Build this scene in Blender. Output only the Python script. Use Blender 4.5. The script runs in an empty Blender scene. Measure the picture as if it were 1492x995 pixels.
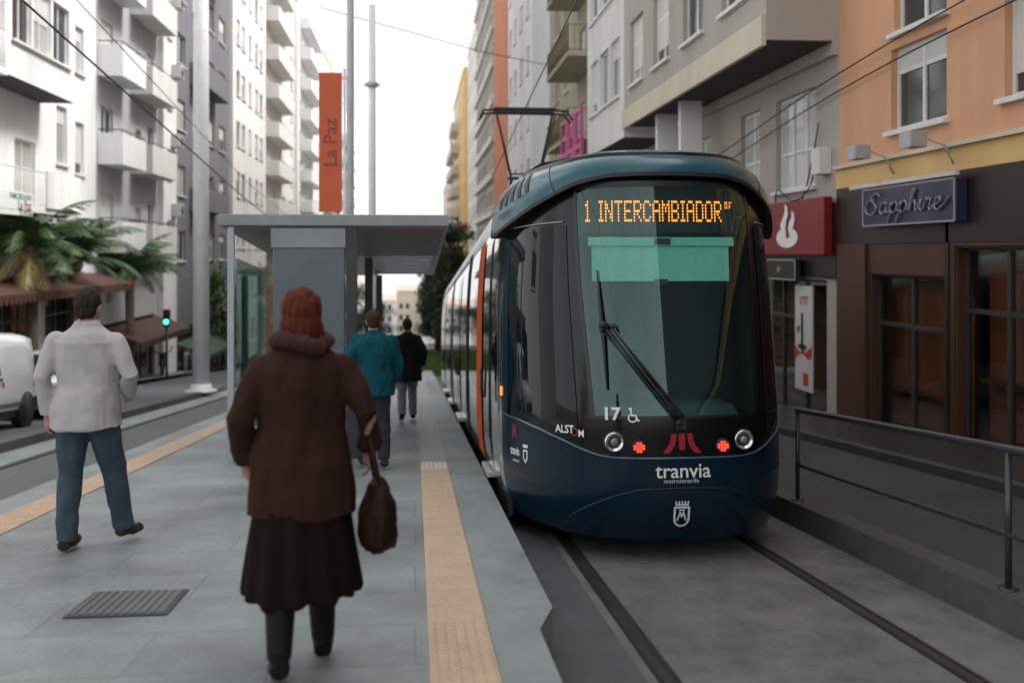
import bpy, bmesh, math, random
from mathutils import Vector, Matrix, Euler, noise
random.seed(7)
R=math.radians
SC=bpy.context.scene; COL=SC.collection
G=0.0837                                   # the street falls away from the viewer at 8.4 percent
AL=math.atan(G); CA,SA=math.cos(AL),math.sin(AL)
def gz(y,z=0.0): return z-G*y               # height of a point z above the rails at distance y along the street

# ------------------------------------------------------------------ materials
MATS={}
def nodes(name):
    m=bpy.data.materials.new(name); m.use_nodes=True
    nt=m.node_tree; b=nt.nodes['Principled BSDF']
    return m,nt,b
def M(name,col,rough=.6,metal=0,var=.12,scale=3.0,bump=0.0,bscale=60.0,spec=.5,coat=0,emit=None,stretch=(1,1,1),dirt=0,dirtcol=None):
    if name in MATS: return MATS[name]
    m,nt,b=nodes(name); N=nt.nodes; Lk=nt.links
    b.inputs['Roughness'].default_value=rough; b.inputs['Metallic'].default_value=metal
    b.inputs['Specular IOR Level'].default_value=spec
    if coat: b.inputs['Coat Weight'].default_value=coat; b.inputs['Coat Roughness'].default_value=.04
    tc=N.new('ShaderNodeTexCoord'); mp=N.new('ShaderNodeMapping'); mp.inputs['Scale'].default_value=stretch
    Lk.new(tc.outputs['Object'],mp.inputs['Vector'])
    no=N.new('ShaderNodeTexNoise'); no.inputs['Scale'].default_value=scale; no.inputs['Detail'].default_value=6; no.inputs['Roughness'].default_value=.65
    Lk.new(mp.outputs[0],no.inputs['Vector'])
    cr=N.new('ShaderNodeValToRGB')
    a=[max(0,c*(1-var)) for c in col]; d=[min(1,c*(1+var)) for c in col]
    cr.color_ramp.elements[0].position=.32; cr.color_ramp.elements[1].position=.68
    cr.color_ramp.elements[0].color=(*a,1); cr.color_ramp.elements[1].color=(*d,1)
    Lk.new(no.outputs[0],cr.inputs[0]); out=cr.outputs[0]
    if dirt:
        n2=N.new('ShaderNodeTexNoise'); n2.inputs['Scale'].default_value=scale*.23; n2.inputs['Detail'].default_value=8; n2.inputs['Roughness'].default_value=.7
        Lk.new(mp.outputs[0],n2.inputs['Vector'])
        r2=N.new('ShaderNodeValToRGB'); r2.color_ramp.elements[0].position=.48; r2.color_ramp.elements[1].position=.72
        r2.color_ramp.elements[0].color=(0,0,0,1); r2.color_ramp.elements[1].color=(dirt,dirt,dirt,1)
        Lk.new(n2.outputs[0],r2.inputs[0])
        mx=N.new('ShaderNodeMix'); mx.data_type='RGBA'
        Lk.new(r2.outputs[0],mx.inputs[0]); Lk.new(out,mx.inputs[6])
        dc=dirtcol or [c*.45 for c in col]; mx.inputs[7].default_value=(*dc,1); out=mx.outputs[2]
    Lk.new(out,b.inputs['Base Color'])
    rr=N.new('ShaderNodeMapRange'); rr.inputs[3].default_value=max(.0,rough*.82); rr.inputs[4].default_value=min(1,rough*1.18)
    Lk.new(no.outputs[0],rr.inputs[0]); Lk.new(rr.outputs[0],b.inputs['Roughness'])
    if bump:
        nb=N.new('ShaderNodeTexNoise'); nb.inputs['Scale'].default_value=bscale; nb.inputs['Detail'].default_value=4
        Lk.new(mp.outputs[0],nb.inputs['Vector'])
        bp=N.new('ShaderNodeBump'); bp.inputs['Strength'].default_value=bump; bp.inputs['Distance'].default_value=.02
        Lk.new(nb.outputs[0],bp.inputs['Height']); Lk.new(bp.outputs[0],b.inputs['Normal'])
    if emit:
        b.inputs['Emission Color'].default_value=(*emit[0],1); b.inputs['Emission Strength'].default_value=emit[1]
    MATS[name]=m; return m
def paving(name,col,bw,bh,mortar,rough=.55,var=.14,off=.5,dirt=.5,msize=.012,bump=.25,stretch=(1,1,1)):
    m,nt,b=nodes(name); N=nt.nodes; Lk=nt.links
    tc=N.new('ShaderNodeTexCoord'); mp=N.new('ShaderNodeMapping'); Lk.new(tc.outputs['Object'],mp.inputs[0]); mp.inputs['Scale'].default_value=stretch
    br=N.new('ShaderNodeTexBrick'); br.inputs['Scale'].default_value=1; br.inputs['Brick Width'].default_value=bw; br.inputs['Row Height'].default_value=bh
    br.inputs['Mortar Size'].default_value=msize; br.offset=off; br.inputs['Mortar Smooth'].default_value=.3
    br.inputs['Color1'].default_value=(*[c*(1-var) for c in col],1); br.inputs['Color2'].default_value=(*[c*(1+var) for c in col],1); br.inputs['Mortar'].default_value=(*mortar,1)
    Lk.new(mp.outputs[0],br.inputs['Vector'])
    n=N.new('ShaderNodeTexNoise'); n.inputs['Scale'].default_value=.8; n.inputs['Detail'].default_value=9; n.inputs['Roughness'].default_value=.72
    Lk.new(mp.outputs[0],n.inputs['Vector'])
    r=N.new('ShaderNodeMapRange'); r.inputs[1].default_value=.3; r.inputs[2].default_value=.7; r.inputs[3].default_value=1-dirt*.6; r.inputs[4].default_value=1+dirt*.35
    Lk.new(n.outputs[0],r.inputs[0])
    f=N.new('ShaderNodeTexNoise'); f.inputs['Scale'].default_value=90; f.inputs['Detail'].default_value=3; Lk.new(mp.outputs[0],f.inputs['Vector'])
    fr=N.new('ShaderNodeMapRange'); fr.inputs[1].default_value=.25; fr.inputs[2].default_value=.75; fr.inputs[3].default_value=.8; fr.inputs[4].default_value=1.2; Lk.new(f.outputs[0],fr.inputs[0])
    mu=N.new('ShaderNodeMath'); mu.operation='MULTIPLY'; Lk.new(r.outputs[0],mu.inputs[0]); Lk.new(fr.outputs[0],mu.inputs[1])
    mx=N.new('ShaderNodeMix'); mx.data_type='RGBA'; mx.blend_type='MULTIPLY'; mx.inputs[0].default_value=1
    Lk.new(br.outputs[0],mx.inputs[6]); Lk.new(mu.outputs[0],mx.inputs[7]); Lk.new(mx.outputs[2],b.inputs['Base Color'])
    rr=N.new('ShaderNodeMapRange'); rr.inputs[3].default_value=rough*.7; rr.inputs[4].default_value=min(1,rough*1.35); Lk.new(n.outputs[0],rr.inputs[0]); Lk.new(rr.outputs[0],b.inputs['Roughness'])
    bp=N.new('ShaderNodeBump'); bp.inputs['Strength'].default_value=bump; bp.inputs['Distance'].default_value=.01
    Lk.new(mu.outputs[0],bp.inputs['Height']); Lk.new(bp.outputs[0],b.inputs['Normal'])
    MATS[name]=m; return m
def glass_mat(name,tint,gloss_boost=0.0,rough=0.0):
    m,nt,b=nodes(name); N=nt.nodes; Lk=nt.links; N.remove(b)
    o=[n for n in N if n.type=='OUTPUT_MATERIAL'][0]
    t=N.new('ShaderNodeBsdfTransparent'); t.inputs[0].default_value=(*tint,1)
    g=N.new('ShaderNodeBsdfGlossy'); g.inputs[0].default_value=(.72,1,.96,1); g.inputs['Roughness'].default_value=rough
    f=N.new('ShaderNodeFresnel'); ge=N.new('ShaderNodeNewGeometry'); io=N.new('ShaderNodeMapRange'); io.inputs[3].default_value=1.5; io.inputs[4].default_value=1/1.5
    Lk.new(ge.outputs['Backfacing'],io.inputs[0]); Lk.new(io.outputs[0],f.inputs[0])
    a=N.new('ShaderNodeMath'); a.operation='ADD'; a.use_clamp=True; a.inputs[1].default_value=gloss_boost; Lk.new(f.outputs[0],a.inputs[0])
    x=N.new('ShaderNodeMixShader'); Lk.new(a.outputs[0],x.inputs[0]); Lk.new(t.outputs[0],x.inputs[1]); Lk.new(g.outputs[0],x.inputs[2]); Lk.new(x.outputs[0],o.inputs[0])
    MATS[name]=m; return m
def pane_mat(name,dark,pale,thr=.55):
    # window pane: glossy glass over a room that is dark or has a pale curtain, differing pane by pane
    m,nt,b=nodes(name); N=nt.nodes; Lk=nt.links
    oi=N.new('ShaderNodeObjectInfo'); tc=N.new('ShaderNodeTexCoord')
    wv=N.new('ShaderNodeTexWave'); wv.bands_direction='Y'; wv.inputs['Scale'].default_value=3.2; wv.inputs['Distortion'].default_value=1.2; Lk.new(tc.outputs['Object'],wv.inputs['Vector'])
    c=N.new('ShaderNodeMix'); c.data_type='RGBA'; c.inputs[6].default_value=(*[v*.7 for v in pale],1); c.inputs[7].default_value=(*pale,1); Lk.new(wv.outputs[1],c.inputs[0])
    gt=N.new('ShaderNodeMapRange'); gt.inputs[1].default_value=thr; gt.inputs[2].default_value=thr+.25; Lk.new(oi.outputs['Random'],gt.inputs[0])
    x=N.new('ShaderNodeMix'); x.data_type='RGBA'; x.inputs[6].default_value=(*dark,1); Lk.new(c.outputs[2],x.inputs[7]); Lk.new(gt.outputs[0],x.inputs[0])
    Lk.new(x.outputs[2],b.inputs['Base Color']); b.inputs['Roughness'].default_value=.06; b.inputs['Specular IOR Level'].default_value=.7
    MATS[name]=m; return m
def leaf_mat(name,col):
    m,nt,b=nodes(name); N=nt.nodes; Lk=nt.links
    g=N.new('ShaderNodeNewGeometry'); cr=N.new('ShaderNodeValToRGB')
    cr.color_ramp.elements[0].color=(*[c*.5 for c in col],1); cr.color_ramp.elements[1].color=(*[min(1,c*1.6) for c in col],1)
    Lk.new(g.outputs['Random Per Island'],cr.inputs[0]); Lk.new(cr.outputs[0],b.inputs['Base Color']); b.inputs['Roughness'].default_value=.55
    b.inputs['Transmission Weight'].default_value=0
    MATS[name]=m; return m

# ------------------------------------------------------------------ mesh builder
class MB:
    def __init__(s): s.v=[]; s.f=[]; s.m=[]; s.sm=[]
    def add(s,vs,fs,m=0,smooth=False):
        o=len(s.v); s.v+=[tuple(p) for p in vs]
        for f in fs: s.f.append(tuple(i+o for i in f)); s.m.append(m); s.sm.append(smooth)
    def box(s,x0,x1,y0,y1,z0,z1,m=0,sh=0):
        P=[(x,y,z-sh*y) for z in(z0,z1) for y in(y0,y1) for x in(x0,x1)]
        s.add(P,[(0,2,3,1),(4,5,7,6),(0,1,5,4),(2,6,7,3),(0,4,6,2),(1,3,7,5)],m)
    def quad(s,a,b,c,d,m=0): s.add([a,b,c,d],[(0,1,2,3)],m)
    def tube(s,pts,r,n=8,m=0,cap=True,smooth=True,flat=1.0):
        pts=[Vector(p) for p in pts]; k=len(pts); rs=r if isinstance(r,(list,tuple)) else [r]*k
        vs=[]; ref=None
        for i,p in enumerate(pts):
            t=(pts[min(i+1,k-1)]-pts[max(i-1,0)])
            t=t.normalized() if t.length>1e-9 else Vector((0,0,1))
            if ref is None:
                ref=Vector((1,0,0)) if abs(t.x)<.9 else Vector((0,1,0))
            u=(ref-t*ref.dot(t)); u=u.normalized() if u.length>1e-6 else t.orthogonal().normalized(); ref=u; w=t.cross(u)
            for j in range(n):
                a=2*math.pi*j/n; vs.append(p+u*(rs[i]*math.cos(a))+w*(rs[i]*flat*math.sin(a)))
        fs=[(i*n+j,i*n+(j+1)%n,(i+1)*n+(j+1)%n,(i+1)*n+j) for i in range(k-1) for j in range(n)]
        if cap: fs+=[tuple(range(n-1,-1,-1)),tuple((k-1)*n+j for j in range(n))]
        s.add(vs,fs,m,smooth)
    def loft(s,rings,m=0,smooth=True,cap=True,closed=True):
        n=len(rings[0]); vs=[p for r in rings for p in r]; k=len(rings); nn=n if closed else n-1
        fs=[(i*n+j,i*n+(j+1)%n,(i+1)*n+(j+1)%n,(i+1)*n+j) for i in range(k-1) for j in range(nn)]
        if cap: fs+=[tuple(range(n-1,-1,-1)),tuple((k-1)*n+j for j in range(n))]
        s.add(vs,fs,m,smooth)
    def rings(s,secs,n=20,m=0,smooth=True):      # horizontal ellipses (cx,cy,z,rx,ry)
        s.loft([[(cx+rx*math.cos(2*math.pi*j/n),cy+ry*math.sin(2*math.pi*j/n),z) for j in range(n)] for cx,cy,z,rx,ry in secs],m,smooth)
    def ball(s,c,rx,ry=None,rz=None,m=0,n=14,rot=None):
        ry=rx if ry is None else ry; rz=rx if rz is None else rz
        rm=Euler(rot).to_matrix() if rot else None; c=Vector(c); vs=[]
        k=n//2+1
        for i in range(k+1):
            a=math.pi*i/k
            for j in range(n):
                b=2*math.pi*j/n; p=Vector((rx*math.sin(a)*math.cos(b),ry*math.sin(a)*math.sin(b),rz*math.cos(a)))
                vs.append(c+(rm@p if rm else p))
        s.add(vs,[(i*n+j,(i+1)*n+j,(i+1)*n+(j+1)%n,i*n+(j+1)%n) for i in range(k) for j in range(n)],m,True)
    def lathe(s,prof,c,axis='x',n=24,m=0,smooth=True):   # prof: (distance along axis, radius)
        vs=[]
        for a,r in prof:
            for j in range(n):
                t=2*math.pi*j/n; u,w=r*math.cos(t),r*math.sin(t)
                vs.append((c[0]+a,c[1]+u,c[2]+w) if axis=='x' else (c[0]+u,c[1]+a,c[2]+w) if axis=='y' else (c[0]+u,c[1]+w,c[2]+a))
        k=len(prof); fs=[(i*n+j,i*n+(j+1)%n,(i+1)*n+(j+1)%n,(i+1)*n+j) for i in range(k-1) for j in range(n)]
        fs+=[tuple(range(n)),tuple((k-1)*n+j for j in range(n))]
        s.add(vs,fs,m,smooth)
    def prism(s,poly,a,b,axis='x',m=0):
        def P(u,w,t): return (t,u,w) if axis=='x' else (u,t,w) if axis=='y' else (u,w,t)
        n=len(poly); vs=[P(u,w,a) for u,w in poly]+[P(u,w,b) for u,w in poly]
        s.add(vs,[tuple(range(n-1,-1,-1)),tuple(range(n,2*n))]+[(i,(i+1)%n,n+(i+1)%n,n+i) for i in range(n)],m)
    def grid(s,fn,us,vs_,m=0,smooth=True,skip=None,flip=False):
        nu,nv=len(us),len(vs_); vs=[fn(u,v) for v in vs_ for u in us]; fs=[]
        for j in range(nv-1):
            for i in range(nu-1):
                if skip and skip((us[i]+us[i+1])/2,(vs_[j]+vs_[j+1])/2): continue
                q=(j*nu+i,j*nu+i+1,(j+1)*nu+i+1,(j+1)*nu+i); fs.append(q[::-1] if flip else q)
        s.add(vs,fs,m,smooth)
    def mesh(s,name,mats):
        me=bpy.data.meshes.new(name); me.from_pydata(s.v,[],s.f); 
        for mt in (mats if isinstance(mats,(list,tuple)) else [mats]): me.materials.append(mt)
        me.polygons.foreach_set('material_index',s.m); me.polygons.foreach_set('use_smooth',s.sm); me.update(); return me
    def build(s,name,mats,parent=None,bevel=0,recalc=True,solid=0,loc=None):
        me=s.mesh(name,mats)
        if recalc:
            bm=bmesh.new(); bm.from_mesh(me); bmesh.ops.recalc_face_normals(bm,faces=bm.faces); bm.to_mesh(me); bm.free()
        return link(name,me,parent,bevel,solid,loc)
def link(name,me,parent=None,bevel=0,solid=0,loc=None):
    o=bpy.data.objects.new(name,me); COL.objects.link(o)
    if parent: o.parent=parent
    if loc: o.location=loc
    if solid: md=o.modifiers.new('t','SOLIDIFY'); md.thickness=solid; md.offset=-1
    if bevel: md=o.modifiers.new('b','BEVEL'); md.width=bevel; md.segments=2; md.limit_method='ANGLE'; md.angle_limit=R(40)
    return o
def tag(o,label,cat,group=None):
    o['label']=label; o['category']=cat
    if group: o['group']=group
    return o
def root(name,loc,label,cat,group=None,rot=(0,0,0)):
    o=bpy.data.objects.new(name,None); COL.objects.link(o); o.location=loc; o.rotation_euler=rot; o.empty_display_size=.2
    return tag(o,label,cat,group)
def struct(name,mb,mat,**k):
    o=mb.build(name,mat,**k); o['kind']='structure'; return o
def linspace(a,b,n): return [a+(b-a)*i/(n-1) for i in range(n)]
def interp(x,tab):
    if x<=tab[0][0]: return tab[0][1]
    for (a,b),(c,d) in zip(tab,tab[1:]):
        if x<=c: return b+(d-b)*(x-a)/(c-a)
    return tab[-1][1]
def smooth_path(pts,k=6):
    P=[Vector(p) for p in pts]; out=[]
    for i in range(len(P)-1):
        a=P[max(i-1,0)]; b=P[i]; c=P[i+1]; d=P[min(i+2,len(P)-1)]
        for j in range(k):
            t=j/k; out.append(.5*((2*b)+(c-a)*t+(2*a-5*b+4*c-d)*t*t+(3*b-a-3*c+d)*t**3))
    return out+[P[-1]]
def copy_tree(o,parent=None):
    c=o.copy(); COL.objects.link(c); c.parent=parent
    for ch in list(o.children): copy_tree(ch,c)
    return c
def text_geo(s,size=1,bold=0.0,align='CENTER',extrude=.0,shear=0,spacing=1.0):
    cu=bpy.data.curves.new('t','FONT'); cu.body=s; cu.size=size; cu.offset=bold*size; cu.align_x=align; cu.align_y='CENTER'; cu.extrude=extrude; cu.shear=shear; cu.space_character=spacing; cu.resolution_u=4
    ob=bpy.data.objects.new('t',cu); COL.objects.link(ob)
    dg=bpy.context.evaluated_depsgraph_get(); me=bpy.data.meshes.new_from_object(ob.evaluated_get(dg))
    vs=[tuple(v.co) for v in me.vertices]; fs=[tuple(p.vertices) for p in me.polygons]
    bpy.data.objects.remove(ob); bpy.data.curves.remove(cu); bpy.data.meshes.remove(me)
    return vs,fs
def text_on(mb,s,org,right,up,size,m=0,**k):
    vs,fs=text_geo(s,size,**k); o=Vector(org); r=Vector(right); u=Vector(up); n=r.cross(u)
    mb.add([o+r*x+u*y+n*z for x,y,z in vs],fs,m)
def fuse(mb,voxel=.01,it=4,disp=None):
    me=mb.mesh('f',MATS['skin']); ob=bpy.data.objects.new('f',me); COL.objects.link(ob)
    md=ob.modifiers.new('r','REMESH'); md.mode='VOXEL'; md.voxel_size=voxel; md.use_smooth_shade=True
    s=ob.modifiers.new('s','SMOOTH'); s.iterations=it; s.factor=.5
    dg=bpy.context.evaluated_depsgraph_get(); r=bpy.data.meshes.new_from_object(ob.evaluated_get(dg))
    bpy.data.objects.remove(ob); bpy.data.meshes.remove(me)
    if disp:
        nn=[v.normal.copy() for v in r.vertices]
        for v,n in zip(r.vertices,nn): v.co+=n*disp(v.co)
    r.polygons.foreach_set('use_smooth',[True]*len(r.polygons)); r.update()
    return r

# ------------------------------------------------------------------ material list
M('skin',(.42,.24,.17),.55,var=.06)
conc=paving('platform_paving',(.24,.268,.268),1.2,.6,(.17,.19,.192),rough=.5,var=.08,dirt=.9,msize=.007)
edge_conc=M('edge_concrete',(.235,.265,.265),.6,var=.12,scale=4,bump=.15,bscale=80,dirt=.75)
track_c=M('track_concrete',(.140,.143,.139),.75,var=.3,scale=5,bump=.6,bscale=150,dirt=.85,dirtcol=(.23,.232,.222),stretch=(1,.8,1))
gutter=M('gutter_concrete',(.085,.092,.094),.7,var=.16,scale=3,bump=.25,bscale=90,dirt=.4)
asphalt=M('asphalt',(.085,.098,.103),.8,var=.2,scale=4,bump=.5,bscale=220,dirt=.4,dirtcol=(.14,.15,.155))
walk_r=paving('pavement_slabs',(.045,.050,.054),.4,.4,(.032,.035,.038),rough=.6,var=.06,dirt=.5,msize=.008)
walk_l=paving('pavement_tiles',(.25,.25,.24),.4,.4,(.14,.14,.14),rough=.6,var=.08,dirt=.5)
kerb_m=M('kerb_stone',(.085,.083,.078),.75,var=.2,scale=5,bump=.3,bscale=70,dirt=.5)
kerb_dark=M('kerb_basalt',(.05,.05,.05),.75,var=.25,scale=5,bump=.3,bscale=70)
tact_y=M('tactile_yellow',(.53,.385,.265),.6,var=.12,scale=6,bump=.15,bscale=90,dirt=.4,dirtcol=(.40,.30,.22))
tact_dim=M('tactile_dimmed',(.31,.315,.30),.6,var=.12,scale=6,dirt=.4)  # far stretch of the same strip, its dimness and reflection painted in
steel=M('rail_steel',(.085,.082,.08),.5,.8,var=.25,scale=9,stretch=(4,.3,1))
rubber=M('black_rubber',(.018,.018,.019),.7,var=.2)
earth=M('ground_earth',(.16,.15,.13),.9,var=.3,scale=.4)
sea_m=M('sea_water',(.20,.26,.30),.25,var=.05,scale=.02,spec=.8)
grass_m=leaf_mat('grass_blades',(.10,.17,.035))
navy=M('navy_paint',(.003,.017,.034),.22,var=.08,scale=2,spec=.25,coat=.12)
teal=M('teal_paint',(.005,.085,.115),.22,var=.08,scale=2,spec=.4,coat=.3)
blk=M('black_gloss',(.005,.005,.006),.2,var=.1,spec=.3,coat=.15)
blkglass=M('black_glass',(.006,.010,.011),.03,var=.05,spec=.26)
bandglass=M('side_glass',(.012,.018,.018),.025,var=.05,spec=.9)
silver=M('silver_paint',(.56,.59,.59),.14,.55,var=.05,coat=.8)
roofwhite=M('roof_white',(.80,.82,.83),.55,var=.05,dirt=.2)
orange_p=M('orange_paint',(.66,.12,.04),.85,var=.06,spec=.08)
white_l=M('white_lettering',(.8,.82,.82),.5,var=.02)
red_l=M('red_lettering',(.38,.012,.02),.4,var=.05)
mag_l=M('magenta_lettering',(.22,.012,.06),.4,var=.05)
chrome=M('chrome',(.75,.75,.75),.16,1,var=.04)
plast=M('black_plastic',(.014,.014,.015),.45,var=.15)
led=M('led_amber',(.9,.3,.04),.5,emit=((1.0,.20,.014),1.7),var=.02)
led_red=M('lamp_red',(.7,.03,.02),.3,emit=((1.0,.045,.02),1.1),var=.02)
led_green=M('lamp_green',(.05,.7,.3),.3,emit=((.05,1.0,.4),2.0),var=.02)
marker=M('marker_amber',(.8,.22,.03),.3,emit=((1.0,.3,.05),.5),var=.02)
windglass=glass_mat('windscreen_glass',(.58,.90,.84),.042)
shopglass=glass_mat('shop_glass',(.75,.72,.70),.01)
blind_g=M('blind_green',(.40,.66,.55),.8,var=.06,scale=40)
cabdark=M('cab_interior',(.018,.024,.025),.8,var=.2)
galv=M('galvanised',(.42,.45,.48),.45,.35,var=.12,scale=5)
grey_panel=M('grey_panel',(.125,.152,.165),.28,var=.1,scale=2,coat=.3)
shelter_m=M('shelter_metal',(.27,.295,.31),.35,.3,var=.1,dirt=.3)
under_m=M('shelter_soffit',(.22,.20,.19),.5,var=.15)
banner_m=M('banner_orange',(.60,.11,.04),.5,var=.06)
dkgrey=M('dark_grey',(.045,.048,.05),.5,var=.15)
white_p=M('white_paint',(.78,.79,.79),.4,var=.05,dirt=.15)
vanwhite=M('van_white',(.72,.75,.76),.2,var=.03,coat=.6)
tyre=M('tyre_rubber',(.02,.02,.02),.8,var=.2)
frame_w=M('frame_white',(.72,.72,.71),.45,var=.06,dirt=.2)
frame_d=M('frame_dark',(.05,.045,.04),.4,var=.1)
pane=pane_mat('window_pane',(.035,.045,.05),(.50,.50,.47),.45)
pane_pale=pane_mat('pale_pane',(.42,.44,.44),(.62,.63,.62),.3)
pane_d=pane_mat('dark_pane',(.014,.013,.012),(.06,.04,.03),.6)
railm=M('railing_metal',(.075,.08,.085),.35,.6,var=.15)
bark=M('bark',(.11,.085,.06),.9,var=.3,scale=8,bump=.6,bscale=30)
leaf_dark=leaf_mat('leaves_dark',(.038,.066,.03)); leaf_mid=leaf_mat('leaves_mid',(.07,.13,.035)); leaf_palm=leaf_mat('palm_leaves',(.06,.11,.04)); leaf_dry=leaf_mat('dry_fronds',(.32,.26,.09))
trunk_palm=M('palm_trunk',(.16,.12,.085),.9,var=.35,scale=12,bump=.8,bscale=25,stretch=(1,1,3))
cable=M('cable_black',(.03,.03,.03),.5,var=.1)
def wallm(name,col,**k):
    a=dict(rough=.85,var=.07,scale=1.3,bump=.12,bscale=40,dirt=.6,stretch=(1,1,.22),dirtcol=tuple(c*.72 for c in col)); a.update(k); return M(name,col,**a)

# ------------------------------------------------------------------ setting: ground, road, track, platform
YN,YF=-16,39.6
def strip(name,x0,x1,y0,y1,z,mat,n=1,thick=.0):
    m=MB()
    if thick: m.box(x0,x1,y0,y1,z-thick,z,0,G)
    else: m.quad((x0,y0,gz(y0,z)),(x1,y0,gz(y0,z)),(x1,y1,gz(y1,z)),(x0,y1,gz(y1,z)))
    return struct(name,m,mat)
g=MB()   # one ground sheet: the falling street, then flat land behind it
ys=[-70,0,60,150,330,420,620]; hz=[gz(y,-.03) for y in ys[:5]]+[-28.5,-29]
for (ya,za),(yb,zb) in zip(zip(ys,hz),zip(ys[1:],hz[1:])): g.quad((-200,ya,za),(200,ya,za),(200,yb,zb),(-200,yb,zb))
struct('ground',g,earth)
strip('road',-10.2,-6.3,-40,330,.0,asphalt)
strip('far_pavement',-15,-10.2,-40,330,.13,walk_l,thick=.2)
strip('far_kerb',-10.36,-10.2,-40,330,.134,kerb_m,thick=.2)
strip('road_kerb',-6.3,-6.05,-40,330,.15,kerb_m,thick=.22)
strip('drainage_strip',-6.05,-5.45,-16,60,.004,edge_conc)
strip('tram_track_bed',-5.45,-3.55,-16,41,.0,gutter)
strip('tram_track_bed',.55,3.24,-16,60,.0,track_c)
strip('gutter_strip',.553,1.10,-16,60,.004,gutter)
strip('kerb',3.24,3.44,-40,330,.206,kerb_m,thick=.3)
strip('pavement',3.44,5.3,-40,330,.2,walk_r,thick=.3)
strip('inner_kerb',5.3,5.45,-40,330,.30,kerb_dark,thick=.4)
strip('shop_forecourt',5.45,9.5,-40,330,.29,paving('forecourt_tiles',(.036,.028,.024),.3,.3,(.025,.021,.019),rough=.4,var=.12,dirt=.5),thick=.4)
# rails: each grooved rail a thing
for x,nm in((1.2,'steel tram rail nearest the platform edge'),(2.64,'steel tram rail nearest the metal railing'),(-5.35,'tram rail of the far track beside the road kerb'),(-3.95,'tram rail of the far track beside the platform')):
    r=MB()
    for a,b,z,k in((-.045,-.035,.006,1),(-.035,.012,.012,0),(.012,.042,.007,1),(.042,.055,.012,0),(.055,.063,.006,1)):
        r.box(x+a,x+b,-14,60,z-.01,z,k,G)
    tag(r.build('tram_rail',[steel,rubber]),nm,'rail')
# the platform between the tracks, with the cut-back corner at its near end
pl=MB(); outline=[(-3.55,-14),(.56,-14),(.58,4.62),(.69,4.99),(.69,YF),(-3.55,YF)]
top=[(x,y,gz(y,.28)) for x,y in outline]; bot=[(x,y,gz(y,-.1)) for x,y in outline]; n=len(outline)
pl.add(top+bot,[tuple(range(n)),tuple(range(2*n-1,n-1,-1))]+[(i,n+i,n+(i+1)%n,(i+1)%n) for i in range(n)])
struct('platform',pl,conc)
en=MB(); ec=[(.345,-14),(.5605,-14),(.5805,4.62),(.6905,4.99),(.6905,YF),(.345,YF)]
en.add([(x,y,gz(y,.284)) for x,y in ec]+[(x,y,gz(y,.12)) for x,y in ec],[(0,1,2,3,4,5)]+[(i,6+i,6+i+1,i+1) for i in range(1,4)])
struct('platform_edge',en,edge_conc)
strip('platform_ramp',-3.55,.69,YF,YF+2.2,.27,conc,thick=.4)
def tactile(name,x0,x1,ya,yb,mat,dom=None,bars=None):
    t=MB(); t.box(x0,x1,ya,yb,.27,.289,0,G)
    y=ya+.02
    if bars:
        nb=max(4,int(round((x1-x0)/.05)))
        for i in range(nb):
            xc=x0+(i+.5)*(x1-x0)/nb; yy=ya
            while yy<yb-.05:
                t.box(xc-.011,xc+.011,yy+.003,min(yy+.297,yb),.289,.2925,0,G); yy+=.3
    if dom:
        y=dom[0]
        while y<dom[1]:
            for i in range(6):
                xc=x0+(i+.5)*(x1-x0)/6; n=8; ring=[]
                for rr,h in((.017,.0),(.013,.004),(.006,.005)):
                    ring.append([(xc+rr*math.cos(2*math.pi*j/n),y+rr*math.sin(2*math.pi*j/n),gz(y,.289+h)) for j in range(n)])
                t.loft(ring,0,True)
            y+=.05
    return struct(name,t,mat)
tactile('tactile_strip',.06,.34,-4,4.75,tact_y,dom=(3.4,4.75))
tactile('tactile_strip',.06,.34,4.75,10.3,tact_y,bars=1)
tactile('tactile_border',.06,.34,10.32,10.95,M('tactile_white',(.60,.56,.50),.6,var=.1),dom=(10.4,10.9))
tactile('tactile_strip',.06,.34,10.97,36,tact_dim,bars=1)
tactile('tactile_strip',-3.22,-2.91,-4,36,tact_y,bars=1)
# grass bed of the tracks beyond the platform: stuff
gr=MB(); rg=random.Random(3)
for i in range(15000):
    y=60-(60-YF-2.3)*1.0*rg.random() if i<9000 else 60+rg.random()*70
    x=rg.uniform(-5.4,3.2) ; z=gz(y,.0); h=rg.uniform(.08,.26); a=rg.random()*6.28; w=.03+.02*(y>60)*2
    dx,dy=w*math.cos(a),w*math.sin(a)
    gr.add([(x-dx,y-dy,z),(x+dx,y+dy,z),(x+rg.uniform(-.08,.08),y+rg.uniform(-.08,.08),z+h)],[(0,1,2)])
go=gr.build('grass',grass_m,recalc=False); go['kind']='stuff'; tag(go,'green grass growing over the tram tracks beyond the platform','grass')
strip('grass_bed',-5.45,3.24,42,130,.008,M('turf',(.075,.11,.03),.95,var=.3,scale=6,bump=.5))
strip('tram_track_bed',-5.45,3.24,130,330,.006,track_c)
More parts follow.
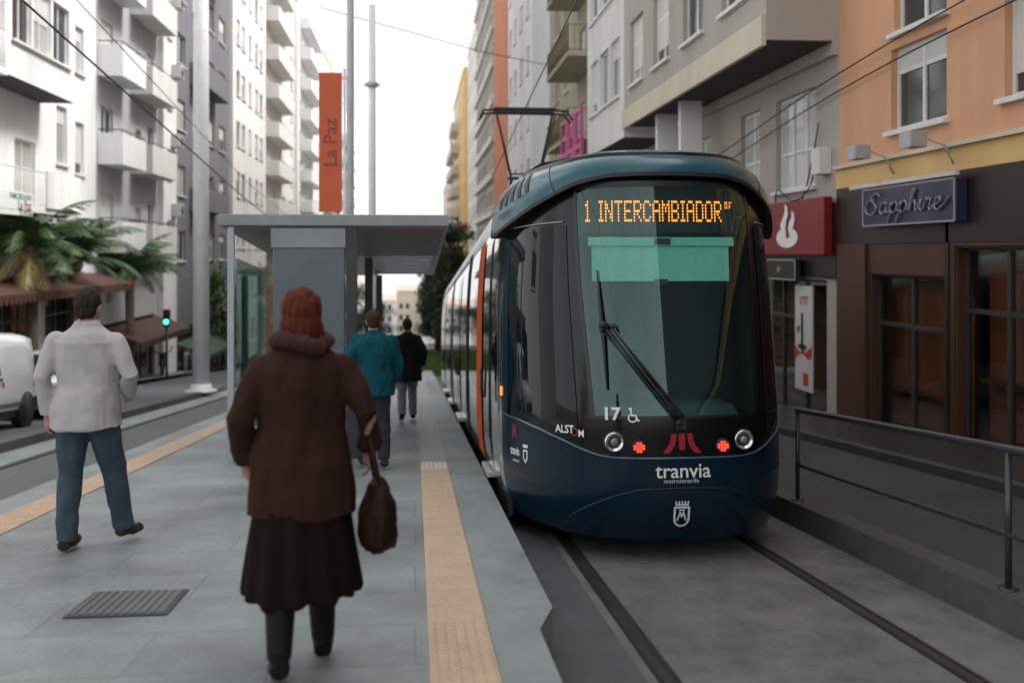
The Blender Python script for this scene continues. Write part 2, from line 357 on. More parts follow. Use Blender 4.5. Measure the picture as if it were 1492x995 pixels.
# ------------------------------------------------------------------ buildings
WC={}; BR=random.Random(11)
blind_w=M('roller_blind',(.60,.59,.56),.7,var=.08,scale=3,stretch=(1,1,30))
def win_meshes(side,w,h,nm,trans,fm,pm,sill=True):
    k=(side,w,h,nm,trans,fm.name,pm.name,sill)
    if k in WC: return WC[k]
    f=MB(); t=.06; X=lambda a,b:(min(-side*a,-side*b),max(-side*a,-side*b))
    a,b=X(-.17,-.10)
    f.box(a,b,0,w,0,t); f.box(a,b,0,w,h-t,h); f.box(a,b,0,t,t,h-t); f.box(a,b,w-t,w,t,h-t)
    for i in range(1,nm): u=w*i/nm; f.box(a,b,u-.035,u+.035,t,h-t)
    if trans:
        v=h*trans; q=w/nm
        for i in range(nm): f.box(a+.004,b-.004,q*i+(t if i==0 else .035),q*(i+1)-(t if i==nm-1 else .035),v-.03,v+.03)
    if sill: a,b=X(-.098,.09); f.box(a,b,-.08,w+.08,-.07,-.003)
    p=MB(); a,b=X(-.15,-.13); p.box(a,b,t*.5,w-t*.5,t*.5,h-t*.5)
    WC[k]=(f.mesh('window',fm),p.mesh('pane',pm)); return WC[k]
def add_window(rt,side,u,v,w,h,nm=2,trans=0,fm=None,pm=None,sill=True,wd=0,name='window'):
    a,b=win_meshes(side,w,h,nm,trans,fm or frame_w,pm or pane,sill)
    o=link(name,a,rt); o.location=(-side*wd,u,v); p=link('pane',b,o)
    if name=='window' and pm is None:
        rb=BR.random(); fr=0 if rb<.42 else (.28 if rb<.6 else .5 if rb<.8 else .8)
        if fr:
            k=('b',side,w,h,fr)
            if k not in WC:
                q=MB(); X=sorted((-side*-.125,-side*-.105)); q.box(X[0],X[1],.062,w-.062,h-.062-(h-.124)*fr,h-.062); WC[k]=q.mesh('roller_blind',blind_w)
            link('roller_blind',WC[k],o)
    return o
def add_balcony(rt,side,u,v,L,D=1.0,style='bars',mat=None,rm=None,wd=0,hh=1.0):
    s=MB(); X=lambda a,b:(min(-side*a,-side*b),max(-side*a,-side*b)); a,b=X(wd+.002,wd+D)
    s.box(a,b,u,u+L,v-.16,v)
    if style=='solid':
        a2,b2=X(wd+D-.1,wd+D+.002); s.box(a2,b2,u-.002,u+L+.002,v+.001,v+hh)
        a2,b2=X(wd+.004,wd+D-.102); s.box(a2,b2,u,u+.1,v+.001,v+hh-.003); s.box(a2,b2,u+L-.1,u+L,v+.001,v+hh-.003)
    o=s.build('balcony',mat or frame_w,rt)
    r=MB(); y0,y1=u+.03,u+L-.03; xo=-side*(wd+D-.04); xi=-side*(wd+.02)
    if style=='bars':
        for z in(v+.08,v+hh): r.tube([(xi,y0,z),(xo,y0,z),(xo,y1,z),(xi,y1,z)],.022,6)
        n=max(3,int(L/.16))
        for i in range(n+1): y=y0+(y1-y0)*i/n; r.tube([(xo,y,v),(xo,y,v+hh)],.011,4)
        for i in range(1,6): x=xi+(xo-xi)*i/6; r.tube([(x,y0,v),(x,y0,v+hh)],.011,4); r.tube([(x,y1,v),(x,y1,v+hh)],.011,4)
    else:
        r.tube([(xi,y0,v+hh+.12),(xo,y0,v+hh+.12),(xo,y1,v+hh+.12),(xi,y1,v+hh+.12)],.022,6)
        for y in linspace(y0,y1,4): r.tube([(xo,y,v+hh-.02),(xo,y,v+hh+.12)],.014,5)
    r.build('railing',rm or railm,o); return o
def building(label,side,xf,y0,y1,zb,zt,wm,holes,name='apartment_building',D=12,extra_m=(),group=None):
    rt=root(name,(xf,y0,zb),label,'building',group); Ln,H=y1-y0,zt-zb
    w=MB(); us=sorted({0,Ln}|{round(h[0],3) for h in holes}|{round(h[0]+h[2],3) for h in holes}); vs=sorted({0,H}|{round(h[1],3) for h in holes}|{round(h[1]+h[3],3) for h in holes})
    def inh(u,v): return any(h[0]<u<h[0]+h[2] and h[1]<v<h[1]+h[3] for h in holes)
    w.grid(lambda u,v:(0,u,v),us,vs,0,False,skip=inh)
    d=side*.19
    for u,v,a,b in [h[:4] for h in holes]:
        w.quad((0,u,v),(d,u,v),(d,u,v+b),(0,u,v+b)); w.quad((0,u+a,v),(d,u+a,v),(d,u+a,v+b),(0,u+a,v+b))
        w.quad((0,u,v),(0,u+a,v),(d,u+a,v),(d,u,v)); w.quad((0,u,v+b),(0,u+a,v+b),(d,u+a,v+b),(d,u,v+b))
    x=side*D
    w.quad((0,0,0),(x,0,0),(x,0,H),(0,0,H)); w.quad((0,Ln,0),(x,Ln,0),(x,Ln,H),(0,Ln,H)); w.quad((x,0,0),(x,Ln,0),(x,Ln,H),(x,0,H)); w.quad((0,0,H),(x,0,H),(x,Ln,H),(0,Ln,H))
    w.build('wall',wm,rt,recalc=False)
    c=MB(); X=sorted((-side*.12,side*.35)); c.box(X[0],X[1],-.003,Ln+.003,H-.25,H+.35); c.build('cornice',extra_m[0] if extra_m else wm,rt)
    return rt
def part_box(rt,name,mat,*b,bevel=0):
    m=MB(); 
    for q in b: m.box(*q)
    return m.build(name,mat,rt,bevel=bevel)
def rows(u0,n,step,zs,w,h,zb): return [(u0+i*step,z-zb,w,h) for z in zs for i in range(n)]

w_white=wallm('plaster_white',(.80,.80,.80)); w_grey=wallm('plaster_grey',(.46,.46,.47)); w_slate=wallm('cladding_slate',(.19,.19,.215)); w_pale=wallm('plaster_pale',(.72,.71,.69)); w_cream=wallm('plaster_cream',(.62,.55,.44))
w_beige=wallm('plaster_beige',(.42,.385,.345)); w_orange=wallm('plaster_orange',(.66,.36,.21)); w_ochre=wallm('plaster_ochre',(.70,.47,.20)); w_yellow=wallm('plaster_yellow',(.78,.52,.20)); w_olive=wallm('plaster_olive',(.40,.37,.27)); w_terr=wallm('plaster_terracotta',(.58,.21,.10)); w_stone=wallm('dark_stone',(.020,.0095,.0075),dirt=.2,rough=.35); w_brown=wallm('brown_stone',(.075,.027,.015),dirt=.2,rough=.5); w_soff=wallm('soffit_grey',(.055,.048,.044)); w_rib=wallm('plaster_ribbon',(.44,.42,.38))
red_shop=M('shop_red',(.22,.006,.014),.4,var=.06); awn_red=M('awning_red',(.14,.022,.015),.75,var=.15); awn_brown=M('awning_brown',(.07,.026,.015),.75,var=.2); awn_green=M('awning_green',(.05,.09,.05),.75,var=.2)
def awning(rt,side,u,v,L,D,drop,mat):
    m=MB(); s=-side; n=8
    rg=[]
    for i in range(n+1): t=i/n; rg.append((s*D*t, v-drop*t**1.25))
    for a,b in zip(rg,rg[1:]): m.quad((a[0],u,a[1]),(a[0],u+L,a[1]),(b[0],u+L,b[1]),(b[0],u,b[1]))
    x,z=rg[-1]
    k=max(4,int(L/.3))
    for i in range(k):
        ya,yb=u+L*i/k,u+L*(i+1)/k; m.add([(x,ya,z),(x,yb,z),(x,yb-.04,z-.2),(x,(ya+yb)/2,z-.25),(x,ya+.04,z-.2)],[(0,1,2,3,4)])
    m.build('awning',mat,rt,recalc=False,solid=.015)
def shop_row(rt,side,u0,u1,vb,vt,n,fm,pm):
    # glazed shop openings: returns holes
    st=(u1-u0)/n; return [(u0+i*st+.25,vb,st-.5,vt-vb) for i in range(n)]

# ---- right side: orange building with the dark shopfront
ZB=-2.4; X7=7.0
hl=[(12.55-(-14),3.45-ZB,1.55,1.2),(12.55+14,4.87-ZB,1.45,1.5),(9.75+14,3.5-ZB,1.5,1.23),(9.75+14,4.87-ZB,1.5,1.5)]
hl+=[(u,z-ZB,1.5,1.6) for u in(5.6+14,) for z in(3.4,6.4,9.4,12.4)]+[(u+14,z-ZB,1.5,1.6) for u in(9.75,12.55) for z in(7.4,10.4,13.4)]
door=[(10.35+14,.0,1.95,4.15),(12.55+14,.0,2.2,3.75)]
rt=building('orange building above the dark shopfront, its ground floor clad in dark brown stone',1,X7,-14,15.9,ZB,17.6,w_orange,hl+door,extra_m=(w_ochre,))
for i,h in enumerate(hl): add_window(rt,1,h[0],h[1],h[2],h[3],2,.0 if i%3 else .72)
part_box(rt,'fascia',w_ochre,(-.06,-.004,0,29.895,2.72-ZB,3.03-ZB))
part_box(rt,'unseen_dark_panel',w_slate,(-.3,-.003,0,18.4,3.2-ZB,17.2-ZB))  # slab added out of view so the windscreen reflects something dark
part_box(rt,'cornice_strip',w_cream,(-.13,-.002,0,29.893,3.033-ZB,3.09-ZB))
part_box(rt,'stone_cladding',w_stone,(-.05,-.004,0,24.2,.0,2.715-ZB),(-.05,-.004,26.42,26.5,0,2.715-ZB),(-.05,-.004,24.2,29.9,4.2,2.715-ZB))
part_box(rt,'pilaster',w_brown,(-.085,-.053,23.35,24.15,0,2.70-ZB)); part_box(rt,'pilaster',w_brown,(-.085,-.004,28.78,28.98,0,1.8-ZB)); part_box(rt,'pilaster',w_brown,(-.07,-.004,29.0,29.85,0,1.8-ZB))
part_box(rt,'door_lining',w_brown,*[q for u,w,h in((24.35,1.95,4.15),(26.55,2.2,3.75)) for q in((.001,.099,u+.001,u+.025,0,h-.026),(.001,.099,u+w-.025,u+w-.001,0,h-.026),(.001,.099,u+.001,u+w-.001,h-.025,h-.001))])
part_box(rt,'door_surround',w_brown,(-.035,-.003,24.201,24.35,0,4.199),(-.035,-.003,26.3,26.419,0,4.199),(-.035,-.003,24.351,26.299,4.151,4.199),(-.035,-.003,26.501,26.55,0,4.199),(-.035,-.003,28.75,28.779,0,4.199),(-.035,-.003,26.551,28.749,3.752,4.199))
for h in door:
    o=add_window(rt,1,h[0],h[1],h[2],h[3],2,.8,frame_d,shopglass,False,name='shop_door')
    b=part_box(o,'shop_interior',wallm('shop_interior',(.50,.20,.10),dirt=.2),(.42,.44,-.3,h[2]+.3,0,h[3]))
    b=part_box(o,'display_shelf',M('shelf_wood',(.2,.09,.035),.5,scale=7),(.24,.415,.15,h[2]-.15,h[3]-1.75,h[3]-1.69),(.24,.415,.15,h[2]-.15,h[3]-2.5,h[3]-2.44))
# shop sign with handwritten lettering
def script_sign():
    zc,y0,y1=2.34,11.95,14.55
    rt=root('shop_sign',(X7-.06,(y0+y1)/2,2.06),'dark blue shop sign with silver handwritten lettering under the orange wall','sign')
    hw=(y1-y0)/2; h=.56
    part_box(rt,'sign_board',M('sign_blue',(.018,.024,.07),.3,var=.1,coat=.3),(-.16,0,-hw,hw,0,h),bevel=.01)
    part_box(rt,'sign_frame',M('sign_frame',(.45,.45,.5),.4,.6),(-.175,-.161,-hw,hw,0,.022),(-.175,-.161,-hw,hw,h-.022,h),(-.175,-.161,hw-.022,hw,.0225,h-.0225),(-.175,-.161,-hw,-hw+.022,.0225,h-.0225))
    L={'S':[[(.95,.85),(.7,1.02),(.35,.9),(.35,.65),(.6,.5),(.75,.3),(.6,.05),(.25,.0),(-.1,.15),(-.15,.45),(.1,.7),(.5,.7)]],
       'a':[[(.6,.45),(.35,.55),(.12,.35),(.12,.1),(.32,.0),(.55,.2),(.62,.5),(.6,.1),(.75,.05),(.95,.2)]],
       'p':[[(.0,.2),(.2,.5),(.12,-.1),(.0,-.48)],[(.16,.25),(.4,.52),(.65,.4),(.6,.1),(.35,.0),(.2,.12)],[(.6,.15),(.8,.1)]],
       'h':[[(.0,.15),(.3,.6),(.42,.95),(.3,1.0),(.22,.6),(.18,.0),(.3,.38),(.5,.5),(.58,.3),(.58,.05),(.72,.05),(.85,.2)]],
       'i':[[(.0,.2),(.2,.5),(.2,.1),(.32,.0),(.5,.2)],[(.24,.72),(.26,.76)]],
       'r':[[(.0,.2),(.2,.55),(.25,.46),(.45,.5),(.42,.1),(.55,.0),(.72,.2)]],
       'e':[[(.0,.2),(.35,.25),(.5,.42),(.35,.55),(.15,.35),(.2,.06),(.45,.0),(.8,.25),(1.0,.5)]]}
    m=MB(); x=0; k=.30; tot=5.9
    for ch in 'Sapphire':
        for st in L[ch]:
            pts=[(-.185,hw*.86-(x+px+.18*py)*2*hw*.86/tot*1.0, .17+py*k) for px,py in st]
            m.tube(smooth_path(pts,5),.017,5,flat=.6)
        x+={'S':.98,'a':.78,'p':.72,'h':.74,'i':.42,'r':.62,'e':.8}[ch]
    m.build('lettering',M('sign_silver',(.35,.36,.42),.35,.5),rt)
    part_box(rt,'light_strip',M('strip_white',(.62,.6,.58),.5),(-.22,-.165,-hw-.1,hw+.35,h+.02,h+.075))
script_sign()
# floodlights above the sign
for i,(y,lb) in enumerate(((13.85,'small floodlight on a bent arm above the left end of the blue sign'),(12.25,'small floodlight on a bent arm above the right half of the blue sign'))):
    rt=root('floodlight',(X7-.14,y,2.92),lb,'floodlight','floodlights above the blue sign')
    m=MB(); m.tube([(0,-.12,-.12),(-.12,-.1,.12),(-.3,.0,.22),(-.42,.05,.2)],.016,6); m.build('arm',galv,rt)
    m=MB(); m.box(-.56,-.34,-.1,.2,.1,.30); m.box(-.575,-.561,-.09,.19,.09,.29); m.build('lamp_housing',galv,rt,bevel=.02)

# ---- right side: bank building with the deep overhang
XS=5.75
win=[(u,z,1.3,1.55) for z in(5.4,8.4,11.4,14.4,17.4,20.4) for u in(.7,2.9,5.1,7.3,9.5)]
low=[(1.6,3.15-ZB-1.6,1.9,1.75),(4.4,3.05-ZB-1.6,1.4,1.8),(8.5,2.9-ZB-1.6,1.4,1.6)]
rt=building('beige building with a deep overhang above the red bank front',1,X7,15.9,33.0,-4.0,5.2,w_beige,[(1.0,6.85,1.9,1.75),(3.8,6.85,1.2,1.75),(7.2,6.85,1.4,1.6),(11,6.85,1.4,1.6),(.5,.0,4.6,5.2),(5.8,0,4.4,5.0),(11,0,4.6,4.8)])
for u,v,w,h in((1.0,6.85,1.9,1.75),(3.8,6.85,1.2,1.75),(7.2,6.85,1.4,1.6),(11,6.85,1.4,1.6)): add_window(rt,1,u,v,w,h,3 if w>1.5 else 2,.40,pm=pane_pale)
for u,v,w,h in((.5,.0,4.6,5.2),(5.8,0,4.4,5.0),(11,0,4.6,4.8)):
    o=add_window(rt,1,u,v,w,h,4,.86,frame_d,shopglass,False,name='shop_window'); part_box(o,'shop_interior',wallm('bank_interior',(.34,.15,.10),dirt=.2),(.7,.72,-.3,w+.3,0,h))
    part_box(o,'counter',M('counter_red',(.20,.02,.02),.5),(.3,.69,.4,w*.45,0,h*.55))
ov=MB(); hz=[(u,z-4.55,1.5,1.75) for z in(5.3,8.3,11.3,14.3,17.3) for u in(.8,3.3,5.8,8.3)]
def wall_into(m,side,x,ya,La,za,Ha,holes,d=.19):
    us=sorted({0,La}|{round(h[0],3) for h in holes}|{round(h[0]+h[2],3) for h in holes}); vs=sorted({0,Ha}|{round(h[1],3) for h in holes}|{round(h[1]+h[3],3) for h in holes})
    m.grid(lambda u,v:(x,ya+u,za+v),us,vs,0,False,skip=lambda u,v:any(h[0]<u<h[0]+h[2] and h[1]<v<h[1]+h[3] for h in holes))
    xi=x+side*d
    for u,v,a,b in holes:
        u+=ya; v+=za
        m.quad((x,u,v),(xi,u,v),(xi,u,v+b),(x,u,v+b)); m.quad((x,u+a,v),(xi,u+a,v),(xi,u+a,v+b),(x,u+a,v+b)); m.quad((x,u,v),(x,u+a,v),(xi,u+a,v),(xi,u,v)); m.quad((x,u,v+b),(x,u+a,v+b),(xi,u+a,v+b),(xi,u,v+b))
def oriel(rt,side,w,ya,La,za,Ha,holes,mat,soff,bk=6,fm=None,pm=None,nm=2,tr=0):
    m=MB(); x=-side*w; wall_into(m,side,x,ya,La,za,Ha,holes); xb=side*bk if bk>0 else 0
    m.quad((x,ya,za),(xb,ya,za),(xb,ya,za+Ha),(x,ya,za+Ha)); m.quad((x,ya+La,za),(xb,ya+La,za),(xb,ya+La,za+Ha),(x,ya+La,za+Ha)); m.quad((x,ya,za+Ha),(xb,ya,za+Ha),(xb,ya+La,za+Ha),(x,ya+La,za+Ha))
    o=m.build('oriel',mat,rt,recalc=False)
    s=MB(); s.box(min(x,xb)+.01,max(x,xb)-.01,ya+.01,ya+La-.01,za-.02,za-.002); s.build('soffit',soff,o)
    for u,v,a,b in holes: add_window(rt,side,ya+u,za+v,a,b,nm,tr,fm,pm,wd=w)
    return o
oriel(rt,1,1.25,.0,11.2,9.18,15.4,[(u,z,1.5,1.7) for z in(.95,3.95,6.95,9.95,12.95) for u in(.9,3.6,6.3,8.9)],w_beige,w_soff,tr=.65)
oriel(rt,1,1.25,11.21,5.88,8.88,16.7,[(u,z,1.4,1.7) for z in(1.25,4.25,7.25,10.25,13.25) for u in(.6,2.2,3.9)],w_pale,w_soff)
part_box(rt,'slab_edge',w_cream,(-1.33,-1.252,.0,11.15,9.08,9.58))
[part_box(rt,'column',w_white,(-.95,-.45,u,u+.22,0,zt_)) for u,zt_ in((14.9,8.855),(8.6,9.155),(6.4,9.155))] 
part_box(rt,'fascia',w_stone,(-.06,-.003,0,17.09,5.25,6.5))
# bank sign with the white flame emblem, and the dark plate under it
def bank_sign():
    rt=root('bank_sign',(X7-.07,16.0,1.55),'red bank fascia sign with a white flame emblem over a white oval','sign')
    part_box(rt,'sign_board',red_shop,(-.16,-.0,.0,6.5,.08,1.06),bevel=.015)
    m=MB(); yc,zc=1.62,.50; xx=-.168
    def blade(pts): m.add([(xx-.003,yc-a*1.25,zc+b*.85) for a,b in pts],[tuple(range(len(pts)))])
    el=[(.42*math.cos(t),-.12+.22*math.sin(t)) for t in linspace(0,2*math.pi,33)[:-1]]; blade(el)
    m2=MB(); zz=xx-.008
    fl=[(-.02,-.06),(-.22,.04),(-.25,.17),(-.13,.33),(-.06,.47),(-.08,.62),(.03,.52),(.06,.38),(-.01,.24),(-.05,.10)]
    fl2=[(.20,-.06),(.06,.05),(.09,.19),(.19,.31),(.19,.46),(.30,.36),(.31,.22),(.24,.08)]
    for f_,mm in((fl,m2),(fl2,m2)): mm.add([(zz,yc-a*1.25,zc+b*.85) for a,b in f_],[tuple(range(len(f_)))])
    m3=MB(); f3=[(-.01,-.14),(-.045,.09),(.02,.2),(.055,.06),(.12,-.10)]; m3.add([(zz-.004,yc-a*1.25,zc+b*.85) for a,b in f3],[tuple(range(len(f3)))])
    m.v+=[]; m.build('emblem',white_l,rt,recalc=False); m2.build('emblem_flame',white_l,rt,recalc=False); m3.build('emblem_gap',red_shop,rt,recalc=False)
    rt=root('plate_sign',(X7-.10,17.25,1.25),'black hanging plate with a small gold mark below the red bank sign','sign')
    part_box(rt,'sign_board',plast,(-.12,-.02,.0,1.75,-.08,.30),bevel=.01); part_box(rt,'sign_frame',galv,(-.135,-.121,0,1.75,-.08,-.055),(-.135,-.121,0,1.75,.275,.30),(-.135,-.121,0,.025,-.0545,.2745),(-.135,-.121,1.725,1.75,-.0545,.2745))
    m=MB(); m.add([(-.124,.95,.1),(-.124,.8,.22),(-.124,.82,.12),(-.124,.68,.16),(-.124,.84,.04)],[(0,1,2,3,4)]); m.build('emblem',M('gold',(.5,.38,.1),.4,.6),rt,recalc=False)
bank_sign()
# poster on the bank window
def poster():
    y0,y1,z0,z1=16.9,17.68,-.80,1.08
    rt=root('poster',(X7-.03,y0,z0),'tall white and red advertising poster hanging in the bank window','poster'); W_,H_=y1-y0,z1-z0; s=lambda a:W_*(1-a)
    part_box(rt,'sheet',M('poster_white',(.62,.62,.60),.5,var=.03),(-.03,-.0,0,W_,0,H_))
    def poly(nm,pts,mat,e): 
        m=MB(); m.add([(-.031-e,s(a),b*H_) for a,b in pts],[tuple(range(len(pts)))]); return m.build(nm,mat,rt,recalc=False)
    rp=M('poster_red',(.55,.035,.03),.5,var=.04)
    poly('red_wave',[(0,.42),(.3,.36),(.7,.37),(1,.44),(1,.33),(.8,.30),(.55,.345),(.3,.345),(.1,.30),(0,.26)],rp,.003)
    poly('red_square',[(.5,.05),(.8,.05),(.8,.17),(.5,.17)],rp,.003)
    poly('dark_stand',[(.38,.74),(.5,.74),(.5,.44),(.68,.43),(.68,.40),(.56,.39),(.5,.36),(.42,.36),(.38,.39),(.22,.40),(.22,.43),(.38,.44)],plast,.006)
    poly('brown_mark',[(.12,.6),(.3,.62),(.3,.55),(.14,.54)],M('poster_brown',(.3,.12,.06),.5),.003)
    m=MB()
    def tx(t,cx,cz,sz,b=0): text_on(m,t,(-.034,s(cx),cz*H_),(0,-1,0),(0,0,1),sz,bold=b)
    tx('A PARTIR',.52,.88,.10,.02); tx('DE 3 %',.52,.835,.11,.02); m.build('lettering',rp,rt,recalc=False)
poster()
# pink sign frame on the next building's corner
def pink_sign():
    pk=M('pink_paint',(.45,.06,.22),.5,var=.08)
    rt=root('projecting_sign',(5.7,33.4,4.85),'pink framed shop sign with three tall panels above the tram roof','sign')
    for i in range(3):
        m=MB(); ya,yb=.05+i*1.65,1.5+i*1.65
        for a in((-.1,.0,ya,yb,.1,.24),(-.1,.0,ya,yb,1.7,1.84),(-.1,.0,ya,ya+.2,.241,1.699),(-.1,.0,yb-.2,yb,.241,1.699)): m.box(*a)
        m.box(-.1,0,ya+.2,yb-.2,.45,.6)
        m.build('panel_frame',pk,rt)
    part_box(rt,'base_board',pk,(-.1,1.25,0,5.0,-.35,.05))
pink_sign()
# meter box and hanging cables on the beige wall
tag(part_box(None,'meter_box',w_pale,(X7-.22,X7-.003,16.2,16.55,3.0,3.45),bevel=.01),'pale electricity box on the beige wall beside the first floor windows','box')
for k,(pts,lb) in enumerate((([(6.85,-6,5.4),(6.85,9,4.95),(6.85,15.9,4.55),(6.8,24,3.7),(6.85,32,3.6)],'upper black cable sagging along the right hand facades'),([(6.9,-6,5.1),(6.9,9,4.65),(6.9,15.9,4.3),(6.85,24,3.45),(6.9,32,3.3)],'lower black cable sagging along the right hand facades'),([(6.93,16.7,3.3),(6.85,16.8,2.8),(6.75,17.3,2.6),(6.8,18.2,2.85),(6.9,18.5,2.5),(6.8,17.6,2.3),(6.93,17.2,2.75),(6.9,16.5,3.9)],'tangled black cable loop hanging above the red bank sign'))):
    m=MB(); m.tube(smooth_path(pts,6),.013,5); tag(m.build('cable',cable),lb,'cable')
# ---- right side, further down the street
def mid_windows(rt,side,us,zs,zb,w,h,nm=1,**k):
    for z in zs:
        for u in us: add_window(rt,side,u,z-zb,w,h,nm,**k)
zs=[3.0+3.1*i for i in range(8)]; zb=-6
us=[1.2,4.2,8.6,11.6]
hl=[(u,z-zb,1.3,1.9) for z in zs for u in us]+[(1,0,5,5.2),(8,0,5,5)]
rt=building('olive building with barred balconies behind the pink sign',1,X7,36.5,51.5,zb,28.5,w_olive,hl)
mid_windows(rt,1,us,zs,zb,1.3,1.9,2)
for z in zs: add_balcony(rt,1,.2,z-zb,6.0,1.35,'bars',w_olive,M('railing_brass',(.20,.17,.09),.5,.4))
for u in(1,8): add_window(rt,1,u,0,5,5.2 if u==1 else 5,3,.8,frame_d,pane_d,False,name='shop_window')
zb=-8; us=[1.2,4.0,6.8,9.6,12.4]; zs=[-1.2+3.1*i for i in range(10)]
hl=[(u,z-zb,1.4,1.5) for z in zs for u in us]
rt=building('white building with a broad orange stripe down its far end',1,X7,51.5,79.5,zb,31,w_white,hl); mid_windows(rt,1,us,zs,zb,1.4,1.5,2)
part_box(rt,'orange_bay',w_terr,(-.75,-.003,16.2,27.5,2.5,38.7))
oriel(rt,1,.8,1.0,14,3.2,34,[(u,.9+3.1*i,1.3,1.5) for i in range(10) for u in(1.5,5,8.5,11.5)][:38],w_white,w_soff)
zb=-11; us=[1.0+2.9*i for i in range(8)]; zs=[-3.4+3.0*i for i in range(11)]
hl=[(u,z-zb,2.2,1.35) for z in zs for u in us]
rt=building('grey beige building with bands of ribbon windows past the orange stripe',1,X7-.6,79.5,104,zb,28.5,w_rib,hl); mid_windows(rt,1,us,zs,zb,2.2,1.35,2)
for z in zs: part_box(rt,'floor_band',w_pale,(-.35,-.003,0,24.4,z-zb-.9,z-zb-.45))
def simple(label,y0,y1,zb,zt,wm,xo,n,k,h=1.7,w=1.4,bal=None,fm=None,side=1,X=None):
    X=X7 if X is None else X; L=y1-y0; us=[1.2+(L-2.4-w)*i/max(1,n-1) for i in range(n)]; zs=[zb+4+3.0*i for i in range(k)]
    rt=building(label,side,X-side*xo,y0,y1,zb,zt,wm,[(u,z-zb,w,h) for z in zs for u in us])
    mid_windows(rt,side,us,zs,zb,w,h,2,fm=fm)
    if bal:
        for z in zs: add_balcony(rt,side,L*.08,z-zb-.1,L*.5,1.1,bal,wm)
    return rt
simple('narrow white building with tall glazed bays down the street',104,124,-11,26,w_white,.5,5,11,2.1,2.0)
simple('tall ochre yellow building down the street',124,137,-13,24.6,w_yellow,.9,3,11)
simple('cream building with brown balconies beyond the yellow one',137,158,-15,24.5,w_cream,.9,4,11,bal='solid')
simple('pale grey building beyond the cream one on the right',158,184,-17,22,w_grey,.6,5,11,bal='solid')
simple('last pinkish building at the far right end of the street',184,235,-21,16,wallm('plaster_pink',(.58,.44,.38)),.4,8,10)

# ---- left side
XL=-11.6; zb=-4
hl=[(33.6-16,7.9-zb,1.0,2.0),(33.6-16,4.6-zb,1.0,1.9),(35.4-16,4.4-zb,.9,1.8),(35.4-16,7.9-zb,.9,1.6),(33.6-16,1.1-zb,1.0,1.7),(35.4-16,1.1-zb,.9,1.7),(33.6-16,11.2-zb,1.0,1.9),(35.4-16,11.2-zb,.9,1.6)]
hl+=[(u,z-zb,1.5,1.7) for u in(1,) for z in(2.4,5.7,9,12.3,15.6)]
sh=[(4+i*4.2,0,3.6,4.6) for i in range(4)]; hl+=sh+[(11.2,2.95-zb,1.2,2.1),(14.2,2.95-zb,1.6,2.1)]
rt=building('white apartment building with balconies at the left edge, above the white van',-1,XL,-20+36,37.6,zb,19.5,w_white,hl)
for i,h in enumerate(hl):
    if h in sh: add_window(rt,-1,h[0],h[1],h[2],h[3],3,.8,frame_d,pane_d,False,name='shop_window')
    else: add_window(rt,-1,h[0],h[1],h[2],h[3],1 if h[2]<1.3 else 2)
oriel(rt,-1,1.0,11.0,5.2,6.35-zb,12.8,[(u,1.0+3.3*i,1.35,1.75) for i in range(4) for u in(.45,1.95,3.45)],w_white,w_soff,bk=0)
add_balcony(rt,-1,10.6,2.95-zb,5.7,1.15,'bars',w_white,frame_w)
part_box(rt,'parapet_panel',w_white,(1.16,1.22,13.4,16.25,2.95-zb,4.0-zb))
for z in(6.4,9.7): add_balcony(rt,-1,5.6,z-zb,5.2,1.15,'bars',w_white,frame_w)
awning(rt,-1,4.5,.95-zb,16.6,1.5,.35,awn_brown)
# letting agency sign on the balcony
rt=root('balcony_sign',(XL+1.2,23.9,2.66),'white sign with green and red lettering on the first balcony at the left edge','sign')
part_box(rt,'sign_board',white_p,(0,.05,0,4.3,0,.62),bevel=.008)
m=MB(); text_on(m,'INMOBILIARIA',(.055,4.2,.49),(0,1,0),(0,0,1),.23,bold=.012,align='RIGHT'); m.build('green_lettering',M('sign_green',(.06,.30,.20),.5),rt,recalc=False)
m=MB(); text_on(m,'La Paz',(.055,4.18,.27),(0,1,0),(0,0,1),.36,bold=.018,align='RIGHT'); m.build('red_lettering',M('sign_maroon',(.25,.03,.06),.5),rt,recalc=False)
m=MB(); text_on(m,'922 28 23 94',(.055,4.2,.07),(0,1,0),(0,0,1),.16,bold=.008,align='RIGHT'); m.box(.051,.054,.1,4.4,.135,.147); m.build('grey_lettering',dkgrey,rt,recalc=False)

zb=-6; zs=[1.9+3.25*i for i in range(8)]
hl=[(u,z-zb,w,h) for z in zs for u,w,h in((.6,1.5,2.0),(5.2,.8,1.7),(7.0,1.0,2.0))]
rt=building('grey building with recessed balconies beside the white one on the left',-1,XL,37.6,46.4,zb,29,w_grey,hl+[(.5,0,3.6,5),(4.6,0,3.6,5)])
for h in hl: add_window(rt,-1,*h,nm=1 if h[2]<1 else 2)
for u in(.5,4.6): add_window(rt,-1,u,0,3.6,5,2,.8,frame_d,pane_d,False,name='shop_window')
for z in zs: add_balcony(rt,-1,.2,z-zb-.05,3.2,.9,'solid',w_white); add_balcony(rt,-1,4.4,z-zb-.05,4.2,.9,'solid',w_pale)
awning(rt,-1,.3,4.85,8.2,1.5,.5,awn_brown)
zb=-7; rt=building('narrow white stair bay with air conditioners beside the slate building',-1,XL+.25,46.4,48.9,zb,30,w_white,[(.7,1.9+3.25*i-zb,.8,1.3) for i in range(8)])
for i in range(8): add_window(rt,-1,.7,1.9+3.25*i-zb,.8,1.3,1)
